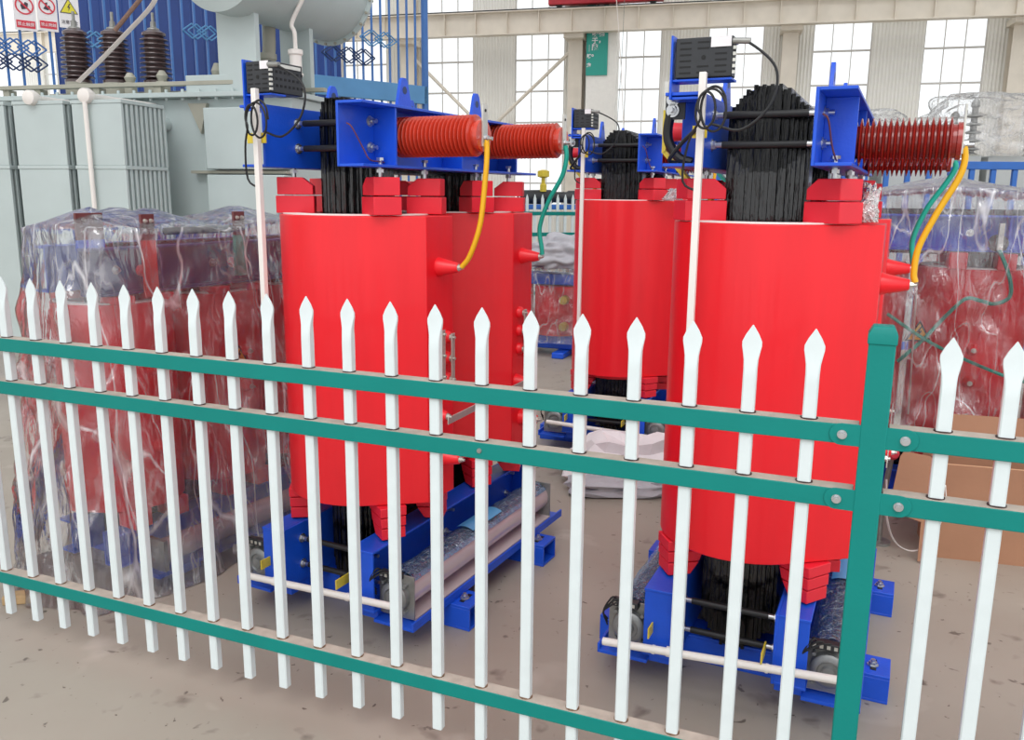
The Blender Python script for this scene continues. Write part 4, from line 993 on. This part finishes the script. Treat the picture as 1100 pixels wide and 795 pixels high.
flap([(0, .02, Hb-.002), (0, Wb-.02, Hb-.002), (-.10, Wb-.03, Hb-.25), (-.15, .04, Hb-.27)])
flap([(.02, Wb, Hb), (Lb-.02, Wb, Hb), (Lb-.03, Wb+.05, Hb+.15), (.05, Wb+.05, Hb+.15)])
flap([(.01, 0, Hb), (Lb-.01, 0, Hb), (Lb-.02, -.05, Hb-.12), (.01, -.05, Hb-.12)]) if False else None
bm = new(); quad_box(bm, .001, Lb-.001, .0005, t-.0005, Hb, Hb+.003); obj('cut_edge', bm, 'card_edge', Bx)
# loose cardboard sheet leaning on the box
bm = new(); prism(bm, [(-.11, .21), (.03, .17), (.095, .40), (.045, .46), (-.06, .475), (-.075, .45)], 'y', 0, .006)
prism(bm, [(.02, .0), (.05, .0), (.06, .2), (.025, .19)], 'y', .001, .005)
o = obj('cardboard_sheet', bm, 'card'); o.location = (1.755, 3.50, .01); o.rotation_euler = (R_(-12), 0, R_(-15)); tag(o, 'loose brown cardboard piece leaning against the left end of the box', 'cardboard')
# red-knobbed valve stand with white strap loop
V = thing('valve_stand', 'small grey rod stand with a red knob beside the fence post', 'valve', (1.70, 3.72, 0), 0)
bm = new(); tube(bm, [(0, 0, 0), (.0, 0, .2), (.02, 0, .42)], .012, 10, 4); lathe(bm, (0, 0, 0), (0, 0, 1), [(0, .05), (.012, .05), (.014, .02)], 20); obj('rod', bm, 'steel_dull', V)
bm = new(); lathe(bm, (.005, -.02, .44), (0, -1, 0), [(0, .012), (.01, .026), (.03, .026), (.04, .015)], 20); obj('knob', bm, 'sign_red', V)
bm = new(); tube(bm, [(1.66, 3.62, .34), (1.66, 3.58, .18), (1.70, 3.56, .07), (1.78, 3.55, .035), (1.85, 3.53, .10), (1.87, 3.50, .26), (1.85, 3.48, .36)], .010, 8, 8, flat=.3)
o = obj('strap', bm, 'white_pvc'); tag(o, 'white packing strap looping down beside the cardboard box', 'strap')

# sacks between the transformers
lump('woven_sack', 'crumpled white woven sack lying on the floor behind the two near transformers', 'sack', (.66, 4.60, 0), (.29, .17, .15), 'sack', 2, .42, 3)
lump('woven_sack', 'low grey-white wrapping piled at the foot of the white sack', 'sack', (.60, 4.35, 0), (.26, .1, .05), 'sack_grey', 7, .35, 3)
# little wood offcut
bm = new(); quad_box(bm, -.055, .055, -.03, .03, 0, .035); o = obj('wood_offcut', bm, 'wood', bevel=.006); o.location = (-1.89, 3.06, 0); o.rotation_euler = (0, 0, R_(12)); tag(o, 'small pale wood offcut on the floor at the left', 'wood block')

# wrapped transformer far between the coils
D = thing('dry_type_transformer', 'far red transformer in shiny plastic wrap, between the left and middle transformers', 'transformer', (.50, 8.5, 0), R_(-20))
for k in range(3):
    bm = new(); cyl(bm, (-.55+k*.5, 0, .2), (-.55+k*.5, 0, .68), .23, seg=36); wv = obj('winding', bm, 'red_dull', D)
    for z in (.3, .56):
        bm = new(); lathe(bm, (-.42+k*.5, -.2, z), (0, -1, 0), [(0, .045), (.07, .04)], 14); obj('terminal_cone', bm, 'yellow_bar', wv)
bm = new(); quad_box(bm, -.85, .75, -.12, .12, .69, .80); obj('yoke_clamp', bm, 'blue', D, bevel=.01)
bm = new(); quad_box(bm, -.85, .75, -.14, .14, .06, .2); quad_box(bm, -.6, -.48, -.35, .35, 0, .06); quad_box(bm, .0, .12, -.35, .35, 0, .06); quad_box(bm, .4, .52, -.35, .35, 0, .06); obj('base_frame', bm, 'blue', D, bevel=.01)
film_cover('plastic_cover', 'shiny plastic wrap around the far red transformer', (.50, 8.5, 0), R_(-20), -.88, .8, -.29, .29, .92, .14, .02, [(0, 0, .93, .3)], 'film_r', seed=21, amp=.015, NT=140, NZ=30)
lump('plastic_cover', 'white plastic bundle lying on top of the far wrapped transformer', 'plastic sheet', (.52, 8.45, .86), (.34, .22, .17), 'sack_grey', 12, .25, 5)
# far white picket fence with green rails
Ff = thing('picket_fence', 'far white picket fence with green rails, seen between the coils', 'fence', (-.6, 11.6, 0), R_(14))
for z in (1.0, 1.28):
    bm = new(); quad_box(bm, 0, 2.4, -.02, .02, z, z+.05); obj('rail', bm, 'green', Ff)
bm = new(); quad_box(bm, 0, 2.4, -.02, .02, .2, .25); obj('rail', bm, 'green', Ff)
q0 = None
for i in range(22):
    if q0 is None:
        bm = new(); quad_box(bm, -.018, .018, -.012, .012, .05, 1.5); prism(bm, [(-.018, 1.5), (.018, 1.5), (0, 1.56)], 'y', -.012, .012); q0 = obj('picket', bm, 'white', Ff); q = q0
    else: q = dup(q0, Ff)
    q.location = (.05+i*.108, 0, 0)
for s in (.0, 2.42):
    bm = new(); quad_box(bm, s-.03, s+.03, -.03, .03, 0, 1.6); obj('post', bm, 'green', Ff)
# dark pump with brass valve further back
Pm = thing('pump', 'dark motor pump with a brass valve behind the far white fence', 'pump', (.55, 13.2, 0), R_(10))
bm = new(); lathe(bm, (-.5, 0, 1.52), (1, 0, 0), [(0, .05), (.02, .10), (.5, .11), (.55, .08), (.75, .08), (.78, .10), (1.1, .10), (1.13, .05)], 28); obj('motor_body', bm, 'plastic', Pm)
bm = new(); quad_box(bm, -.55, .75, -.2, .2, 1.34, 1.41); quad_box(bm, -.5, -.35, -.15, .15, 0, 1.34); quad_box(bm, .5, .65, -.15, .15, 0, 1.34); obj('stand', bm, 'rail_blue', Pm, bevel=.01)
bm = new(); lathe(bm, (-.12, -.05, 1.60), (0, 0, 1), [(0, .05), (.1, .05), (.12, .03), (.2, .03), (.22, .09), (.3, .09), (.32, .03)], 16); obj('valve', bm, 'yellow_bar', Pm)

# ------------------------------------------------------------------ light
wd = bpy.data.worlds.new('world'); SC.world = wd; wd.use_nodes = True
bg = wd.node_tree.nodes['Background']; bg.inputs['Color'].default_value = (.97, .985, 1, 1); bg.inputs['Strength'].default_value = 1.30
sun = bpy.data.lights.new('skylight_sun', 'SUN'); sun.energy = 1.5; sun.angle = R_(40); so = bpy.data.objects.new('skylight_sun', sun); COL.objects.link(so)
so.rotation_euler = (R_(38), R_(8), R_(-20))
vs = SC.view_settings; vs.view_transform = 'Standard'; vs.look = 'None'; vs.gamma = 1; vs.exposure = 0.0; vs.use_curve_mapping = False
